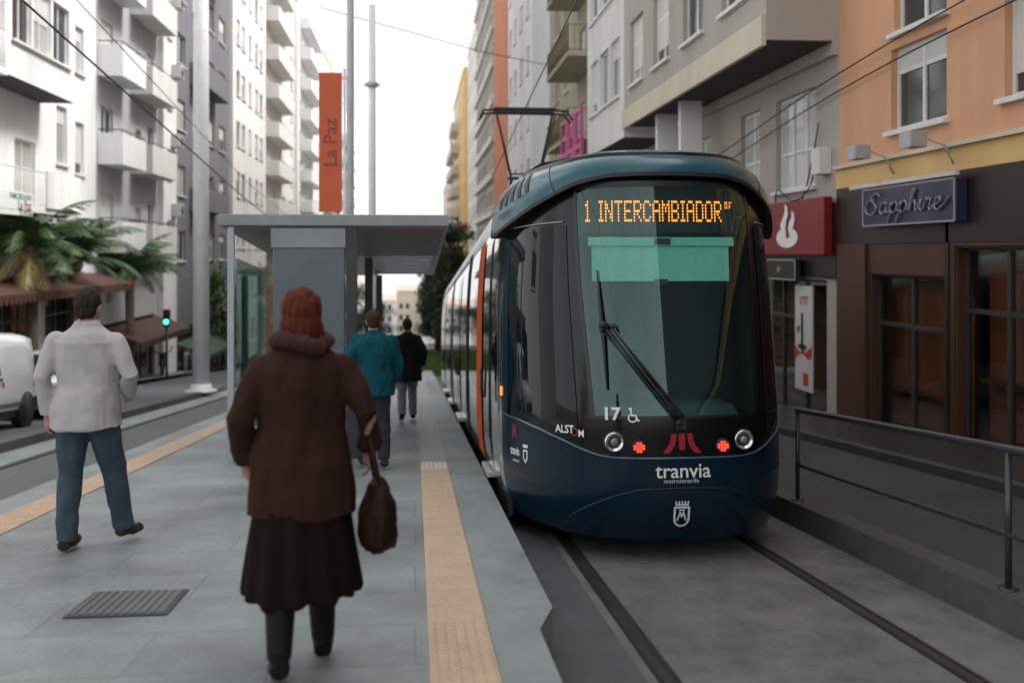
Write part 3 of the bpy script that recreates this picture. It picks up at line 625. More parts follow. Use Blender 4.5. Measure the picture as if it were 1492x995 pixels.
for i in range(8):
    o=root('air_conditioner',(XL+.26,47.9,3.4+3.25*i),'air conditioning unit bracketed to the narrow white bay, number %d from the bottom'%(i+1) if 0 else ['lowest','second lowest','third','fourth','fifth','sixth','second highest','highest'][i]+' air conditioner on the narrow white bay','air conditioner','air conditioners on the white bay')
    part_box(o,'casing',M('ac_grey',(.5,.5,.5),.5),(0,.4,-.1,.75,0,.6),bevel=.02)
    m=MB(); m.lathe([(0,.24),(.015,.24),(.016,.05),(.03,.05)],(.4,.32,.3),'x',20); m.build('fan_grille',dkgrey,o)
zb=-8; zs=[1.3+3.25*i for i in range(8)]
hl=[(u,z-zb,1.9,1.5) for z in zs for u in(1,4.6,8.2,11.6)]
rt=building('dark slate clad building in the middle of the left side',-1,XL,48.9,63.4,zb,29.5,w_slate,hl+[(1,0,5.5,6),(7.5,0,6,6)])
for h in hl: add_window(rt,-1,*h,nm=2)
for u,w in((1,5.5),(7.5,6)): add_window(rt,-1,u,0,w,6,3,.8,frame_d,pane_d,False,name='shop_window')
for z in zs[1::2]: add_balcony(rt,-1,3.9,z-zb-.5,6.6,.8,'solid',w_slate)
awning(rt,-1,.5,5.3,13.5,1.6,.6,awn_green)
zb=-9; zs=[-1.2+3.25*i for i in range(10)]
hl=[(u,z-zb,w,1.6) for z in zs for u,w in((1.2,1.3),(3.2,1.3),(6.0,.9),(8.6,1.3),(10.8,1.3))]
rt=building('plain white building with paired windows past the slate one',-1,XL+.3,63.4,77,zb,31,w_white,hl)
for h in hl: add_window(rt,-1,*h,nm=1)
awning(rt,-1,.5,5.6,12,1.8,.6,awn_red)
def lsimple(*a,**k): return simple(*a,side=-1,X=XL,**k)
lsimple('white building with stacked rounded balconies on the left',77,97,-11,30,w_pale,.0,4,11,bal='solid')
lsimple('cream white building further along the left side',97,122,-13,31,w_white,.4,5,12,bal='solid')
lsimple('pale yellow building far along the left side',122,150,-15,27,w_cream,.2,5,11,bal='bars')
lsimple('white building near the far left end of the street',150,190,-18,25,w_white,.5,7,12,bal='solid')
lsimple('last pale building at the far left end of the street',190,240,-22,18,w_pale,.2,8,10)
# low houses closing the end of the street
for i,(x0,x1,y,zt,wm) in enumerate(((-13,-5,262,-10.5,w_white),(-5,1,268,-8.2,w_cream),(1,9,258,-9.6,w_pale),(9,18,266,-7,w_white))):
    us=[.8+1.7*j for j in range(int((x1-x0-1)/1.7))]
    rt=root('house',(x0,y,-24),['white low house closing the far left end of the street','cream house at the far end straight down the tracks','pale house at the far end just behind the trees','white house at the far end on the right'][i],'house')
    m=MB(); m.box(0,x1-x0,0,9,0,zt+24); m.build('wall',wm,rt)
    m=MB(); m.add([(-.3,-.3,zt+24.002),(x1-x0+.3,-.3,zt+24.002),(x1-x0+.3,9.3,zt+24.002),(-.3,9.3,zt+24.002),(.5,4.5,zt+25.6),(x1-x0-.5,4.5,zt+25.6)],[(0,1,5,4),(2,3,4,5),(0,4,3),(1,2,5),(0,3,2,1)]); m.build('roof',wallm('hazed_tiles',(.42,.31,.26)),rt)  # roof tiles paled, distance haze put into their colour
    for z in(5,8,11):
        for u in us:
            if z<zt+22: part_box(rt,'window',dkgrey,(u,u+.9,-.04,-.002,z,z+1.4))
# ------------------------------------------------------------------ the tram
XC,Y0,LN,REAR=1.93,7.02,1.7,21.0
tram=root('tram',(XC,Y0,gz(Y0,.012)),'dark blue city tram with black glazed front, silver sides and amber destination display','tram',rot=(-AL,0,0))
HW=[(.15,1.10),(.35,1.17),(.6,1.2),(1.1,1.2),(2.0,1.19),(2.6,1.15),(2.9,1.08),(3.1,.98)]
YO=[(.15,.13),(.3,.04),(.45,0.0),(1.0,0.0),(1.2,.02),(2.9,.28),(3.1,.36)]
def sint(z,tab):  # smoothed interpolation
    return (interp(z-.06,tab)+2*interp(z,tab)+interp(z+.06,tab))/4
def surf(t,z,off=0):
    a=R(t); s=abs(math.sin(a)); c=max(0,math.cos(a)); hw=sint(z,HW)+off; y0=sint(z,YO)-off
    return Vector((math.copysign(hw*s**(2/3),t), y0+(LN-y0)*(1-c**(4/3)), z))
def surfx(x,z,off=0):      # front surface point at a sideways offset x
    hw=sint(z,HW); s=min(1,(abs(x)/hw))**1.5; t=math.degrees(math.asin(s)); return surf(math.copysign(t,x),z,off)
def tw(z): return 22.3+(29.4-22.3)*max(0,min(1,(z-1.03)/(2.82-1.03)))
def kt(k,z):
    w=tw(z); return k*w if abs(k)<=1 else math.copysign(w+(abs(k)-1)*(90-w),k)
def zb_(t):                # line between the black front and the blue lower front
    a=abs(t); return interp(a,[(0,.745),(14,.748),(20,.762),(26,.80),(34,.855),(45,.915),(60,.965),(74,.985),(90,.985)])
KS=sorted(set([-2+.05*i for i in range(81)]))
KS=[round(k,3) for k in KS]
ZW0,ZW1=1.03,2.82
# black upper front with the windscreen opening
m=MB()
def zv(t,v): z0=zb_(t)+.0; return z0+(ZW0-z0)*v if v<=1 else (ZW0+(ZW1-ZW0)*(v-1) if v<=2 else ZW1+(3.06-ZW1)*(v-2))
def fb(k,v):
    z=ZW0 if v==0 else None
    t=kt(k,1.0) if v<1 else None
    if v<=1: t=kt(k,ZW0); z=zv(t,v)
    else: z=zv(0,v); t=kt(k,z)
    return surf(t,z)
VS=[i/4 for i in range(5)]+[1+i/16 for i in range(1,17)]+[2+i/4 for i in range(1,5)]
m.grid(fb,KS,VS,0,True,skip=lambda k,v:abs(k)<1 and 1<v<2)
m.build('cab_front',blk,tram,recalc=True)
# windscreen: glass and its black border
m=MB(); ks=linspace(-.985,.985,41); zs_=linspace(ZW0+.01,ZW1-.01,25)
m.grid(lambda k,z:surf(kt(k,z),z,.004),ks,zs_,0,True); glass=m.build('windscreen',windglass,tram)
m=MB()
def ring_patch(m,k0,k1,z0,z1,off): 
    m.grid(lambda k,z:surf(kt(k,z),z,off),linspace(k0,k1,max(2,int(abs(k1-k0)*24)+2)),linspace(z0,z1,max(2,int((z1-z0)*12)+2)),0,True)
ring_patch(m,-1.0,-.945,ZW0,ZW1,.007); ring_patch(m,.93,1.0,ZW0,ZW1,.007); ring_patch(m,-.9449,.9299,ZW0,ZW0+.02,.007); ring_patch(m,-.9449,.9299,ZW1-.045,ZW1,.007)
m.build('windscreen_border',M('frit_black',(.01,.01,.011),.3),tram)
# corner windows of the cab
for s in(-1,1):
    m=MB(); rows_=linspace(0,1,18)
    def cw(k,v,s=s):
        t=s*(interp(k,[(0,27.5),(1,69)])+ (1-k)*4.0*v); zl=zb_(t)+.07; zt=2.50+.03*k
        return surf(t,zl+(zt-zl)*v,.005)
    m.grid(cw,linspace(0,1,22),rows_,0,True); cwin=m.build('corner_window',blkglass,tram)
    m=MB(); m.tube([surf(s*(33+k*36.5),2.53+.03*k,.009) for k in linspace(0,1,14)],.006,5); m.build('trim',galv,cwin)
# blue lower front
m=MB()
def lf(t,v): z=.16+(zb_(t)-.16)*v; return surf(t,z,.007)
m.grid(lf,linspace(-72,72,97),linspace(0,1,20),0,True)
lo=m.build('front_panel',navy,tram)
m=MB(); m.tube([surf(t,zb_(t),.009) for t in linspace(-72,72,80)],.009,6); m.build('front_rim',M('rim_blue',(.03,.10,.16),.2,coat=.8),lo)
# blue corner posts up the side of the cab
for s in(-1,1):
    m=MB(); m.grid(lambda t,z:surf(s*t,z,.008),linspace(68.5,76.5,7),linspace(.16,2.62,22),0,True); m.build('corner_post',navy,tram)
    m=MB(); m.grid(lambda t,z:surf(s*t,z,.012),linspace(75,79,4),linspace(1.13,1.21,3),0,True); m.build('side_marker',marker,tram)
# bulging bumper below
m=MB()
def za_(t): return interp(abs(t),[(0,.528),(8,.515),(15,.47),(24,.385),(32,.29),(37,.19),(40,.165)])
def bp(t,v):
    z=.15+(za_(t)-.15)*v; e=min(1,(40-abs(t))/10); b=.010+.030*math.sin(math.pi*min(1,v*.62))*e; return surf(t,z,b)
m.grid(bp,linspace(-40,40,61),linspace(0,1,12),0,True); bump=m.build('bumper',navy,tram)
m=MB(); m.tube([surf(t,za_(t)+.004,.010) for t in linspace(-38,38,60)],.008,6); m.build('bumper_gap',plast,bump)
# coat of arms on the bumper
m=MB(); cx,cz=-.016,.335
def on(x,z,off): return surfx(x,z,off)
def outline_strip(m,pts,w,off,closed=True):
    n=len(pts); 
    for i in range(n if closed else n-1):
        a=Vector((*pts[i],0)); b=Vector((*pts[(i+1)%n],0)); d=(b-a); 
        if d.length<1e-6: continue
        d.normalize(); nn=Vector((-d.y,d.x,0))*w/2; e=d*w*.3
        m.add([on(p.x,p.y,off) for p in(a-nn-e,b-nn+e,b+nn+e,a+nn-e)],[(0,1,2,3)])
sh=[(-.05,.065),(.05,.065),(.05,-.02)]+[(.05*math.cos(a),-.02-.055*math.sin(a)) for a in linspace(.2,math.pi-.2,9)]+[(-.05,-.02)]
outline_strip(m,[(cx+x,cz+z) for x,z in sh],.014,.052)
for q in([(-.03,-.03),(-.012,.03),(.0,-.005),(.012,.03),(.03,-.03)],[(-.018,.045),(.018,.045)]): outline_strip(m,[(cx+x,cz+z) for x,z in q],.010,.053,False)
for i in range(5): x=-.04+.02*i; outline_strip(m,[(cx+x,cz+.082),(cx+x*1.1,cz+.108)],.010,.052,False)
outline_strip(m,[(cx-.042,cz+.083),(cx+.042,cz+.083)],.010,.0525,False)
m.build('coat_of_arms',white_l,bump,recalc=False)
# lettering on the front
def curved_text(name,s,x,z,size,mat,par,off=.013,squeeze=1,**k):
    vs,fs=text_geo(s,size,**k); mm=MB(); mm.add([surfx(x+a*squeeze,z+b,off) for a,b,c in vs],fs,0); return mm.build(name,mat,par,recalc=False)
curved_text('lettering','tranvia',.006,.652,.148,white_l,lo,bold=.010,spacing=1.0)
curved_text('small_lettering','metrotenerife',-.01,.583,.046,M('pale_lettering',(.55,.58,.6),.5),lo,bold=.004)
curved_text('maker_lettering','ALST',-.800,.935,.082,white_l,lo,off=.012,squeeze=.62,bold=.02); curved_text('maker_lettering','M',-.696,.911,.080,white_l,lo,off=.012,squeeze=.66,bold=.006); curved_text('maker_ring','O',-.737,.919,.082,red_l,lo,off=.012,squeeze=.62,bold=.01)
curved_text('fleet_number','17',-.497,1.062,.125,white_l,tram,off=.013,bold=.03)
m=MB()  # wheelchair pictogram
wx,wz=-.352,1.055
outline_strip(m,[(wx+.028*math.cos(a),wz-.018+.028*math.sin(a)) for a in linspace(2.2,6.4,12)],.010,.012,False); outline_strip(m,[(wx-.01,wz+.035),(wx-.004,wz+.0),(wx+.024,wz-.0),(wx+.036,wz-.038),(wx+.046,wz-.034)],.011,.013,False)
m.add([on(wx-.012+.011*math.cos(a),wz+.047+.011*math.sin(a),.013) for a in linspace(0,6.283,9)[:-1]],[tuple(range(8))]); m.build('wheelchair_sign',white_l,tram,recalc=False)
# red emblem of three splayed bars
m=MB()
def bar(p): 
    for (a,b,w),(c,d,w2) in zip(p,p[1:]): m.add([on(x,z,.012) for x,z in((a-w/2,b),(c-w2/2,d),(c+w2/2,d),(a+w/2,b))],[(0,1,2,3)])
bar([(0,.922,.05),(0,.805,.042)])
for s in(-1,1): bar([(s*.058,.922,.04),(s*.062,.875,.042),(s*.078,.835,.046),(s*.10,.805,.05),(s*.118,.783,.05)])
m.build('emblem',red_l,tram,recalc=False)
# side logos on the blue corner
def side_pt(t0,a,z,off=.012): return surf(t0+a*27,z,off)
for s in(-1,1):
    t0=s*62
    vs,fs=text_geo('tranvia',.10,bold=.02); m=MB(); m.add([side_pt(t0,a,.70+b) for a,b,c in vs],fs); m.build('lettering',white_l,lo,recalc=False)
    vs,fs=text_geo('metrotenerife',.034,bold=.012); m=MB(); m.add([side_pt(t0,a+.03,.625+b) for a,b,c in vs],fs); m.build('small_lettering',white_l,lo,recalc=False)
    m=MB()
    for p in([(-.05,.80),(-.025,.80),(-.005,.91),(-.03,.91)],[(-.012,.82),(.012,.82),(.012,.91),(-.004,.91)],[(.025,.80),(.06,.80),(.03,.91),(.016,.91)]): m.add([side_pt(t0-.0,a*1.6,z) for a,z in p],[(0,1,2,3)])
    m.build('emblem',mag_l,lo,recalc=False)
    m=MB(); ts=t0+8.0
    ring=[(-.03,.73),(.03,.73),(.03,.66),(0,.62),(-.03,.66)]
    m.add([side_pt(ts,a*1.8,z) for a,z in ring]+[side_pt(ts,a*1.1,.683+(z-.683)*.7) for a,z in ring],[(i,(i+1)%5,5+(i+1)%5,5+i) for i in range(5)]); m.add([side_pt(ts,a*1.8,z) for a,z in((-.03,.745),(.03,.745),(.036,.77),(-.036,.77))],[(0,1,2,3)]); m.build('coat_of_arms',white_l,lo,recalc=False)
# headlights and red lamps
for s in(-1,1):
    p=surfx(s*.485,.863,.0); o=root.__call__ if 0 else None
    m=MB(); m.lathe([(-.012,.070),(-.026,.073),(-.034,.066),(-.030,.059),(-.012,.042),(-.010,.02)],p,'y',28); hd=m.build('headlight',chrome,tram)
    m=MB(); m.lathe([(-.018,.030),(-.03,.028),(-.036,.016),(-.037,.004)],p,'y',20); m.build('bulb_lens',M('lens_grey',(.22,.23,.24),.15,.3),hd)
    m=MB(); m.lathe([(-.004,.082),(-.016,.080),(-.017,.072)],p,'y',28); m.build('bezel',plast,hd)
    p=surfx(s*.312,.826,.0); m=MB(); m.lathe([(-.006,.056),(-.016,.055),(-.017,.048)],p,'y',20); rl=m.build('red_lamp',plast,tram)
    m=MB()
    for i in range(4):
        for j in range(4):
            x=(i-1.5)*.021; z=(j-1.5)*.019
            if abs(x)+abs(z)<.057: m.ball((p.x+x,p.y-.018,p.z+z),0.0102,.006,.0095,n=8)
    m.build('lamp_dots',led_red,rl)
# wiper
pv=[(-.02,1.03),(-.515,1.70)]
def gp(x,z,off): return surfx(x,z,off)
m=MB()
for dx,dz,o in((-.03,0,.04),(.0,.012,.05),(.035,.02,.04)):
    m.tube([gp(-.02+dx+(-.495)*t,1.03+dz*.5+(.67)*t,o) for t in linspace(0,1,10)],.008 if dx else .011,6)
m.ball(gp(-.02,1.0,.03),.03,.02,.03,n=10); m.box(*[c for c in(-.05,.03,gp(-.02,1,.03).y-.01,gp(-.02,1,.03).y+.03,.955,1.02)])
wp=m.build('wiper_arm',plast,tram)
m=MB(); m.ball(gp(-.515,1.715,.055),.035,.025,.03,n=10); m.tube([gp(-.515,1.70,.06),gp(-.44,1.72,.06),gp(-.42,1.665,.055)],.008,6); m.tube([gp(-.50,1.72,.055),gp(-.535,1.66,.05)],.014,6)
m.build('wiper_joint',plast,wp)
m=MB(); m.tube([gp(-.548,2.13,.022),gp(-.538,1.9,.03),gp(-.527,1.70,.034),gp(-.52,1.5,.03),gp(-.513,1.24,.022)],[.006,.012,.017,.012,.006],6); m.build('wiper_blade',plast,wp)
# destination display behind the glass
def ys(x,z): return surfx(x,z,0).y
m=MB(); m.grid(lambda x,z:(x,.44+.10*x*x,z),linspace(-.645,.62,14),linspace(2.44,2.79,4)); disp=m.build('destination_display',M('display_board',(.006,.007,.008),.6),tram)
F={'1':['00100','01100','00100','00100','00100','00100','01110'],'I':['111','010','010','010','010','010','111'],'N':['10001','11001','11001','10101','10011','10011','10001'],'T':['11111','00100','00100','00100','00100','00100','00100'],'E':['11111','10000','10000','11110','10000','10000','11111'],'R':['11110','10001','10001','11110','10100','10010','10001'],'C':['01110','10001','10000','10000','10000','10001','01110'],'A':['01110','10001','10001','11111','10001','10001','10001'],'M':['10001','11011','10101','10101','10001','10001','10001'],'B':['11110','10001','10001','11110','10001','10001','11110'],'D':['11110','10001','10001','10001','10001','10001','11110'],'O':['01110','10001','10001','10001','10001','10001','01110'],' ':['00']*7,'0':['111','101','101','111'],'F':['111','100','110','100']}
cols=[]; word='INTERCAMBIADOR'
tot=sum(len(F[c][0])+1 for c in word)
m=MB(); px0,px1=-.495,.505; pw=(px1-px0)/tot; ph=.0245; ztop=2.680
def dot(x,z,r=1.0): 
    y=.432+.10*x*x; a,b=pw*.40*r,ph*.42*r
    m.add([(x+a*math.cos(q),y,z+b*math.sin(q)) for q in linspace(0,6.2832,9)[:-1]],[tuple(range(8))])
x=px0
for c in word:
    for i in range(len(F[c][0])):
        for j in range(7):
            if F[c][j][i]=='1': dot(x+i*pw,ztop-j*ph)
    x+=(len(F[c][0])+1)*pw
for i in range(5):
    for j in range(7):
        if F['1'][j][i]=='1': dot(-.612+i*pw,ztop-j*ph)
for k,c in enumerate('0F'):
    for i in range(3):
        for j in range(4):
            if F[c][j][i]=='1': dot(.516+k*4*pw*.72+i*pw*.66,ztop-j*ph*.6,.55)
m.build('led_lettering',led,disp,recalc=False)
# sun blind, seat, desk and dark cabin inside
m=MB(); m.box(-.585,.585,.47,.50,2.335,2.405); bl=m.build('blind_case',blind_g,tram,bevel=.006); m=MB(); m.box(-.06,.07,.462,.469,2.345,2.395); m.build('blind_clip',plast,bl)
m=MB(); m.grid(lambda x,z:(x,.49+.004*math.sin(x*40),z),linspace(-.555,.545,23),linspace(2.06,2.335,4)); m.build('sun_blind',blind_g,bl); m=MB(); m.box(-.06,.05,.478,.50,2.03,2.075); m.build('blind_handle',plast,bl)
m=MB(); m.box(-.95,.95,1.72,1.76,.5,2.95); m.box(-.78,.78,.9,1.72,.45,.5); m.box(-.62,.62,.7,1.72,2.84,2.87); m.build('cab_bulkhead',cabdark,tram)
m=MB(); m.prism([(.22,.95),(.75,.95),(.75,1.12),(.42,1.10),(.24,1.02)],-.52,.52,'x'); m.build('driving_desk',M('desk_grey',(.05,.065,.065),.6),tram)
m=MB(); m.rings([(.0,1.15,1.05,.26,.24),(0,1.15,1.16,.27,.26),(0,1.15,1.2,.24,.22)],18); st=m.build('driver_seat',dkgrey,tram)
m=MB(); m.rings([(.0,1.40,1.15,.22,.06),(0,1.42,1.5,.25,.07),(0,1.46,1.8,.2,.06),(0,1.46,1.84,.1,.05),(0,1.46,1.86,.12,.05),(0,1.47,2.05,.11,.05)],18); m.build('seat_back',dkgrey,st)
# roof cap with the visor
def ze(t): return interp(abs(t),[(0,2.885),(15,2.875),(27,2.835),(42,2.735),(58,2.625),(74,2.53),(80,2.525)])
ZT=3.17
def cap(t,v):
    a=v*math.pi/2; z0=ze(t); z=z0+(ZT-z0)*math.sin(a)**.92; sh=1-.50*(1-math.cos(a)); e=surf(t,z0,.070+.055*(abs(t)/80)**2-.02*v)
    return Vector((e.x*sh, e.y+(.62*math.cos(R(t))+.25)*(1-math.cos(a)), z))
m=MB(); TS=linspace(-80,80,81); m.grid(cap,TS,[i/14 for i in range(15)],0,True)
def captop(t,v): a=cap(t,1); y=a.y+(2.35-a.y)*v; return Vector((a.x*(1+.12*v),y,a.z+.10*v*(1-(a.x/1.0)**2)))
m.grid(captop,TS,linspace(0,1,8),0,True)
capo=m.build('roof_cap',teal,tram)
m=MB(); m.grid(lambda t,v:(cap(t,0)-Vector((0,0,.03+.02*v)))*(1-v)+(surf(t,ze(t)-.02,.0))*v,TS,[0,.5,1],0,True); m.grid(lambda t,v:cap(t,0)-Vector((0,0,.031*v)),TS,[0,1],0,True); m.build('visor_lip',plast,capo)
for s in(-1,1):   # cooling slots
    for i in range(5):
        t0=50+i*5.0; m=MB(); lo_,hi_=.17+.03*i*0,.50
        def sl(u,v,t0=t0): p=cap(s*(t0+u*2.3+ (v-lo_)/(hi_-lo_)*6.0),v); n=(p-Vector((0,1.6,2.2))).normalized(); return p+n*.006
        m.grid(sl,[0,1],linspace(lo_,hi_,8),0,True); m.build('vent_slot',plast,capo)
    m=MB(); m.tube([cap(s*interp(v,[(0,36),(.5,44),(.72,60),(.78,80)]),v)*1.0 for v in linspace(0,.78,16)],.006,5); m.build('panel_gap',plast,capo)
# body sides: profile of the wall (height, half width)
PR=[(.30,1.15),(.45,1.185),(.7,1.2),(1.1,1.2),(2.0,1.19),(2.6,1.15),(2.74,1.12)]
def sx(z,off=0): return sint(z,PR)+off
YB0=1.32
def side_patch(m,s,y0,y1,z0,z1,off,ny=2,nz=8,taper=True):
    def P(y,z):
        hw=sx(z,off)
        if y<LN: p=surf(90,z); tt=math.degrees(math.acos(max(0,1-(y-sint(z,YO))/(LN-sint(z,YO)))**.75)); hw=min(hw,abs(surf(tt,z).x)+off)
        return (s*hw,y,z)
    m.grid(P,linspace(y0,y1,ny),linspace(z0,z1,nz),0,True)
m=MB()
for s in(-1,1): side_patch(m,s,YB0,1.75,.30,2.74,0,8,14); side_patch(m,s,1.75,REAR,.30,2.74,0,3,14)
m.box(-1.05,1.05,REAR-.35,REAR,.3,2.9); m.build('body_side',silver,tram)
# roof
RP=[(-1.13,2.72),(-1.12,2.80),(-1.06,2.98),(-.98,3.08),(-.80,3.19),(-.5,3.25),(0,3.27)]; RP=RP+[(-x,z) for x,z in RP[-2::-1]]
m=MB(); m.grid(lambda i,y:(RP[int(i)][0],y,RP[int(i)][1]),list(range(len(RP))),[1.62,2.0,4,8,14,REAR-.2],0,True); m.prism([(x,z) for x,z in RP],REAR-.25,REAR-.2,'y'); rf=m.build('roof',roofwhite,tram)
for y0,y1 in((5.4,8.4),(9.2,9.8),(12.6,16),(17,19.5)):
    m=MB(); m.box(-.7,.7,y0,y1,3.22,3.46); m.build('roof_box',M('roof_grey',(.4,.42,.43),.5,dirt=.3),rf,bevel=.06)
# windows, doors and joints along the sides
SEG=[('window',1.42,2.45),('door',2.55,3.45),('orange',3.62,4.55),('window',4.7,6.35),('bellows',6.55,7.15),('window',7.3,8.9),('double',9.0,10.35),('window',10.45,12.2),('bellows',12.4,13.0),('double',13.2,14.6),('window',14.7,17.0),('double',17.1,18.5),('window',18.6,20.6)]
for s in(-1,1):
    for kind,a,b in SEG:
        m=MB()
        if kind=='window': side_patch(m,s,a,b,1.05,2.70,.006,6,10); m.build('side_window',bandglass,tram)
        elif kind=='bellows': side_patch(m,s,a,b,.34,2.78,.012,2,10); m.build('bellows',M('bellows_black',(.02,.02,.022),.8,scale=1,stretch=(1,30,1),var=.4),tram)
        else:
            n=1 if kind!='double' else 2
            for i in range(n):
                ya,yb=a+(b-a)*i/n+.02,a+(b-a)*(i+1)/n-.02
                m=MB(); side_patch(m,s,ya,yb,.36,2.68,.010 if kind!='orange' else .018,3,12); d=m.build('door',orange_p if kind=='orange' else silver,tram)
                if kind!='orange':
                    m=MB(); side_patch(m,s,ya+.07,yb-.07,.62,2.60,.015,3,12); m.build('pane',bandglass,d)
                    m=MB(); m.tube([(s*(sx(1.2)+.03),yb-.05,1.0),(s*(sx(1.2)+.04),yb-.05,1.3)],.012,6); m.build('handle',plast,d)
                m=MB(); side_patch(m,s,ya-.025,ya,.34,2.70,.019,2,10); m.build('door_seal',rubber,d)
    for kind,a,b in SEG:
        if kind in('door','double'):
            m=MB(); X=sorted((s*1.14,s*1.235)); m.box(X[0],X[1],a+.05,b-.05,.275,.335); m.build('door_step',M('step_alu',(.62,.62,.6),.35,.6,var=.3,scale=1,stretch=(1,18,1)),tram,bevel=.008)
    m=MB(); X=sorted((s*1.10,s*1.14)); m.box(X[0],X[1],1.4,REAR-.2,.12,.30); m.build('skirt',plast,tram)
    m=MB(); side_patch(m,s,YB0+.1,REAR-.2,2.735,2.775,.004,4,2); m.build('gutter',plast,tram)
m=MB(); m.box(-.95,.95,1.2,REAR-.4,.10,.5); m.build('underframe',plast,tram)
for y in(3.2,5.0,14.2,16.0):
    for s in(-1,1):
        m=MB(); m.lathe([(-.05,.1),(-.05,.28),(.02,.30),(.05,.30),(.05,.12)],(s*.72,y,.29),'x',24); m.build('wheel',M('wheel_steel',(.06,.055,.05),.6,.5),tram)
# pantograph
yb=10.1; pg=MB()
def cv(p,r): pg.tube(p,r,6)
zt=5.60
for dy in(-.14,.14):
    pts=[(-.80,yb+dy,zt-.13),(-.74,yb+dy,zt-.045),(-.62,yb+dy,zt),(.62,yb+dy,zt),(.76,yb+dy,zt-.06),(.84,yb+dy,zt-.17)]
    cv(smooth_path(pts,4),.020)
pn=pg.build('pantograph',plast,tram)
m=MB(); m.box(-.55,.55,yb-.17,yb-.11,zt+.02,zt+.045); m.box(-.55,.55,yb+.11,yb+.17,zt+.02,zt+.045); m.build('contact_strip',M('carbon',(.05,.05,.05),.5),pn)
m=MB()
for s in(-1,1):
    m.tube([(s*.50,yb,zt-.03),(s*.24,yb+.05,4.42)],.022,6)
    if s>0: m.tube([(s*.56,yb+.1,zt-.03),(s*.40,yb+.1,4.95),(s*.28,yb+.15,4.42)],.014,6)
    m.tube([(s*.24,yb+.05,4.42),(s*.24,yb+1.5,3.5)],.03,6)
m.tube([(-.26,yb+.05,4.5),(.26,yb+.05,4.5)],.014,6); m.tube([(-.3,yb+.05,4.42),(.3,yb+.05,4.42)],.03,6); m.tube([(-.5,yb,zt-.04),(.5,yb,zt-.04)],.014,6)
m.build('arm',plast,pn)
m=MB(); m.box(-.5,.5,yb+1.3,yb+1.9,3.27,3.52); m.build('arm_base',plast,pn)
# ------------------------------------------------------------------ people
def fold(scale,amp,st=(1,1,.45),seed=0):
    return lambda c: amp*noise.fractal(Vector((c.x*scale*st[0]+seed,c.y*scale*st[1],c.z*scale*st[2])),1.1,2.0,3)
def hand(m,w,d,side,curl=.5,k=1.0):
    # palm and five bent fingers; w wrist, d direction of the hand
    w=Vector(w); d=Vector(d).normalized(); ax=Vector((side,0,0)); fw=Vector((0,1,0)); fw=(fw-d*fw.dot(d)).normalized(); inn=fw.cross(d)*1.0
    if inn.x*side>0: inn=-inn
    m.tube([w-d*.02,w+d*.03,w+d*.085],[.024,.034,.033],10,flat=.6)
    for i,(o,l) in enumerate(((.026,.068),(.009,.076),(-.009,.071),(-.026,.056))):
        b=w+d*.078+fw*o; p1=b+d*l*.45+inn*.008*curl; p2=p1+(d*.6+inn*.8*curl).normalized()*l*.33; p3=p2+(d*.2+inn*curl).normalized()*l*.25
        m.tube([b-d*.02,b,p1,p2,p3],[.0095,.010,.0092,.0085,.007],8)
    t=w+d*.03+fw*.028; m.tube([t-fw*.012,t+fw*.014+d*.018,t+fw*.022+d*.045+inn*.012,t+fw*.016+d*.068+inn*.022],[.012,.012,.0105,.008],8)
def person(label,loc,rz,H,p,clothes,vox=.012):
    k=H/1.7; m=MB()
    hd=Vector(p.get('head',(0,.03,1.575)))
    m.rings([(0,0,.84,.12,.09),(0,0,.93,.15,.105),(0,0,1.08,.125,.095),(0,0,1.25,.15,.105),(0,-.01,1.35,.155,.09),(0,-.01,1.405,.11,.07),(0,.0,1.47,.058,.058),(hd.x*.8,hd.y-.01,1.53,.052,.055)],20)
    m.ball(hd+Vector((0,-.005,.015)),.076,.093,.105,n=20); m.ball(hd+Vector((0,.03,-.045)),.056,.062,.068,n=14)      # skull and jaw
    m.tube([hd+Vector((0,.085,.02)),hd+Vector((0,.108,-.018)),hd+Vector((0,.095,-.026))],[.010,.014,.010],8)            # nose
    for s in(-1,1): m.ball(hd+Vector((s*.076,-.005,-.005)),.012,.024,.033,n=8); m.ball(hd+Vector((s*.03,.085,-.062)),.022,.012,.008,n=8)
    for s,nm in((-1,'L'),(1,'R')):
        sh,el,wr=[Vector(q) for q in p['arm'+nm]]; hip,kn,an,toe=[Vector(q) for q in p['leg'+nm]]
        sh=sh+Vector((0,0,-.035)); m.tube([sh,sh*.5+el*.5,el,el*.5+wr*.5,wr],[.044,.042,.038,.036,.025],12); m.ball(sh,.046)
        hand(m,wr,p.get('hd'+nm,wr-el),s)
        m.tube([hip+Vector((0,0,.03)),hip*.5+kn*.5,kn,kn*.55+an*.45+Vector((0,-.012,0)),an],[.085,.075,.054,.052,.036],14)
        m.tube([an,an*.4+toe*.6,toe],[.04,.036,.025],10)
    me=fuse(m,vox*.62 if vox<.011 else vox*.8,3); me.transform(Matrix.Scale(k,4)); me.materials.clear(); me.materials.append(MATS['skin'])
    o=bpy.data.objects.new('person',me); COL.objects.link(o); o.location=loc; o.rotation_euler=(0,0,rz); tag(o,label,'person')
    for s in(-1,1):
        e=MB(); e.ball((hd+Vector((s*.03,.083,.022)))*k,.012*k,.010*k,.009*k,n=10); e.build('eye',M('eye_dark',(.03,.025,.02),.2),o)
    for nm,mat,fn,disp,v in clothes:
        mb=MB(); fn(mb,p,hd); q=fuse(mb,v,3,disp); q.transform(Matrix.Scale(k,4)); q.materials.clear(); q.materials.append(mat); link(nm,q,o)
    return o
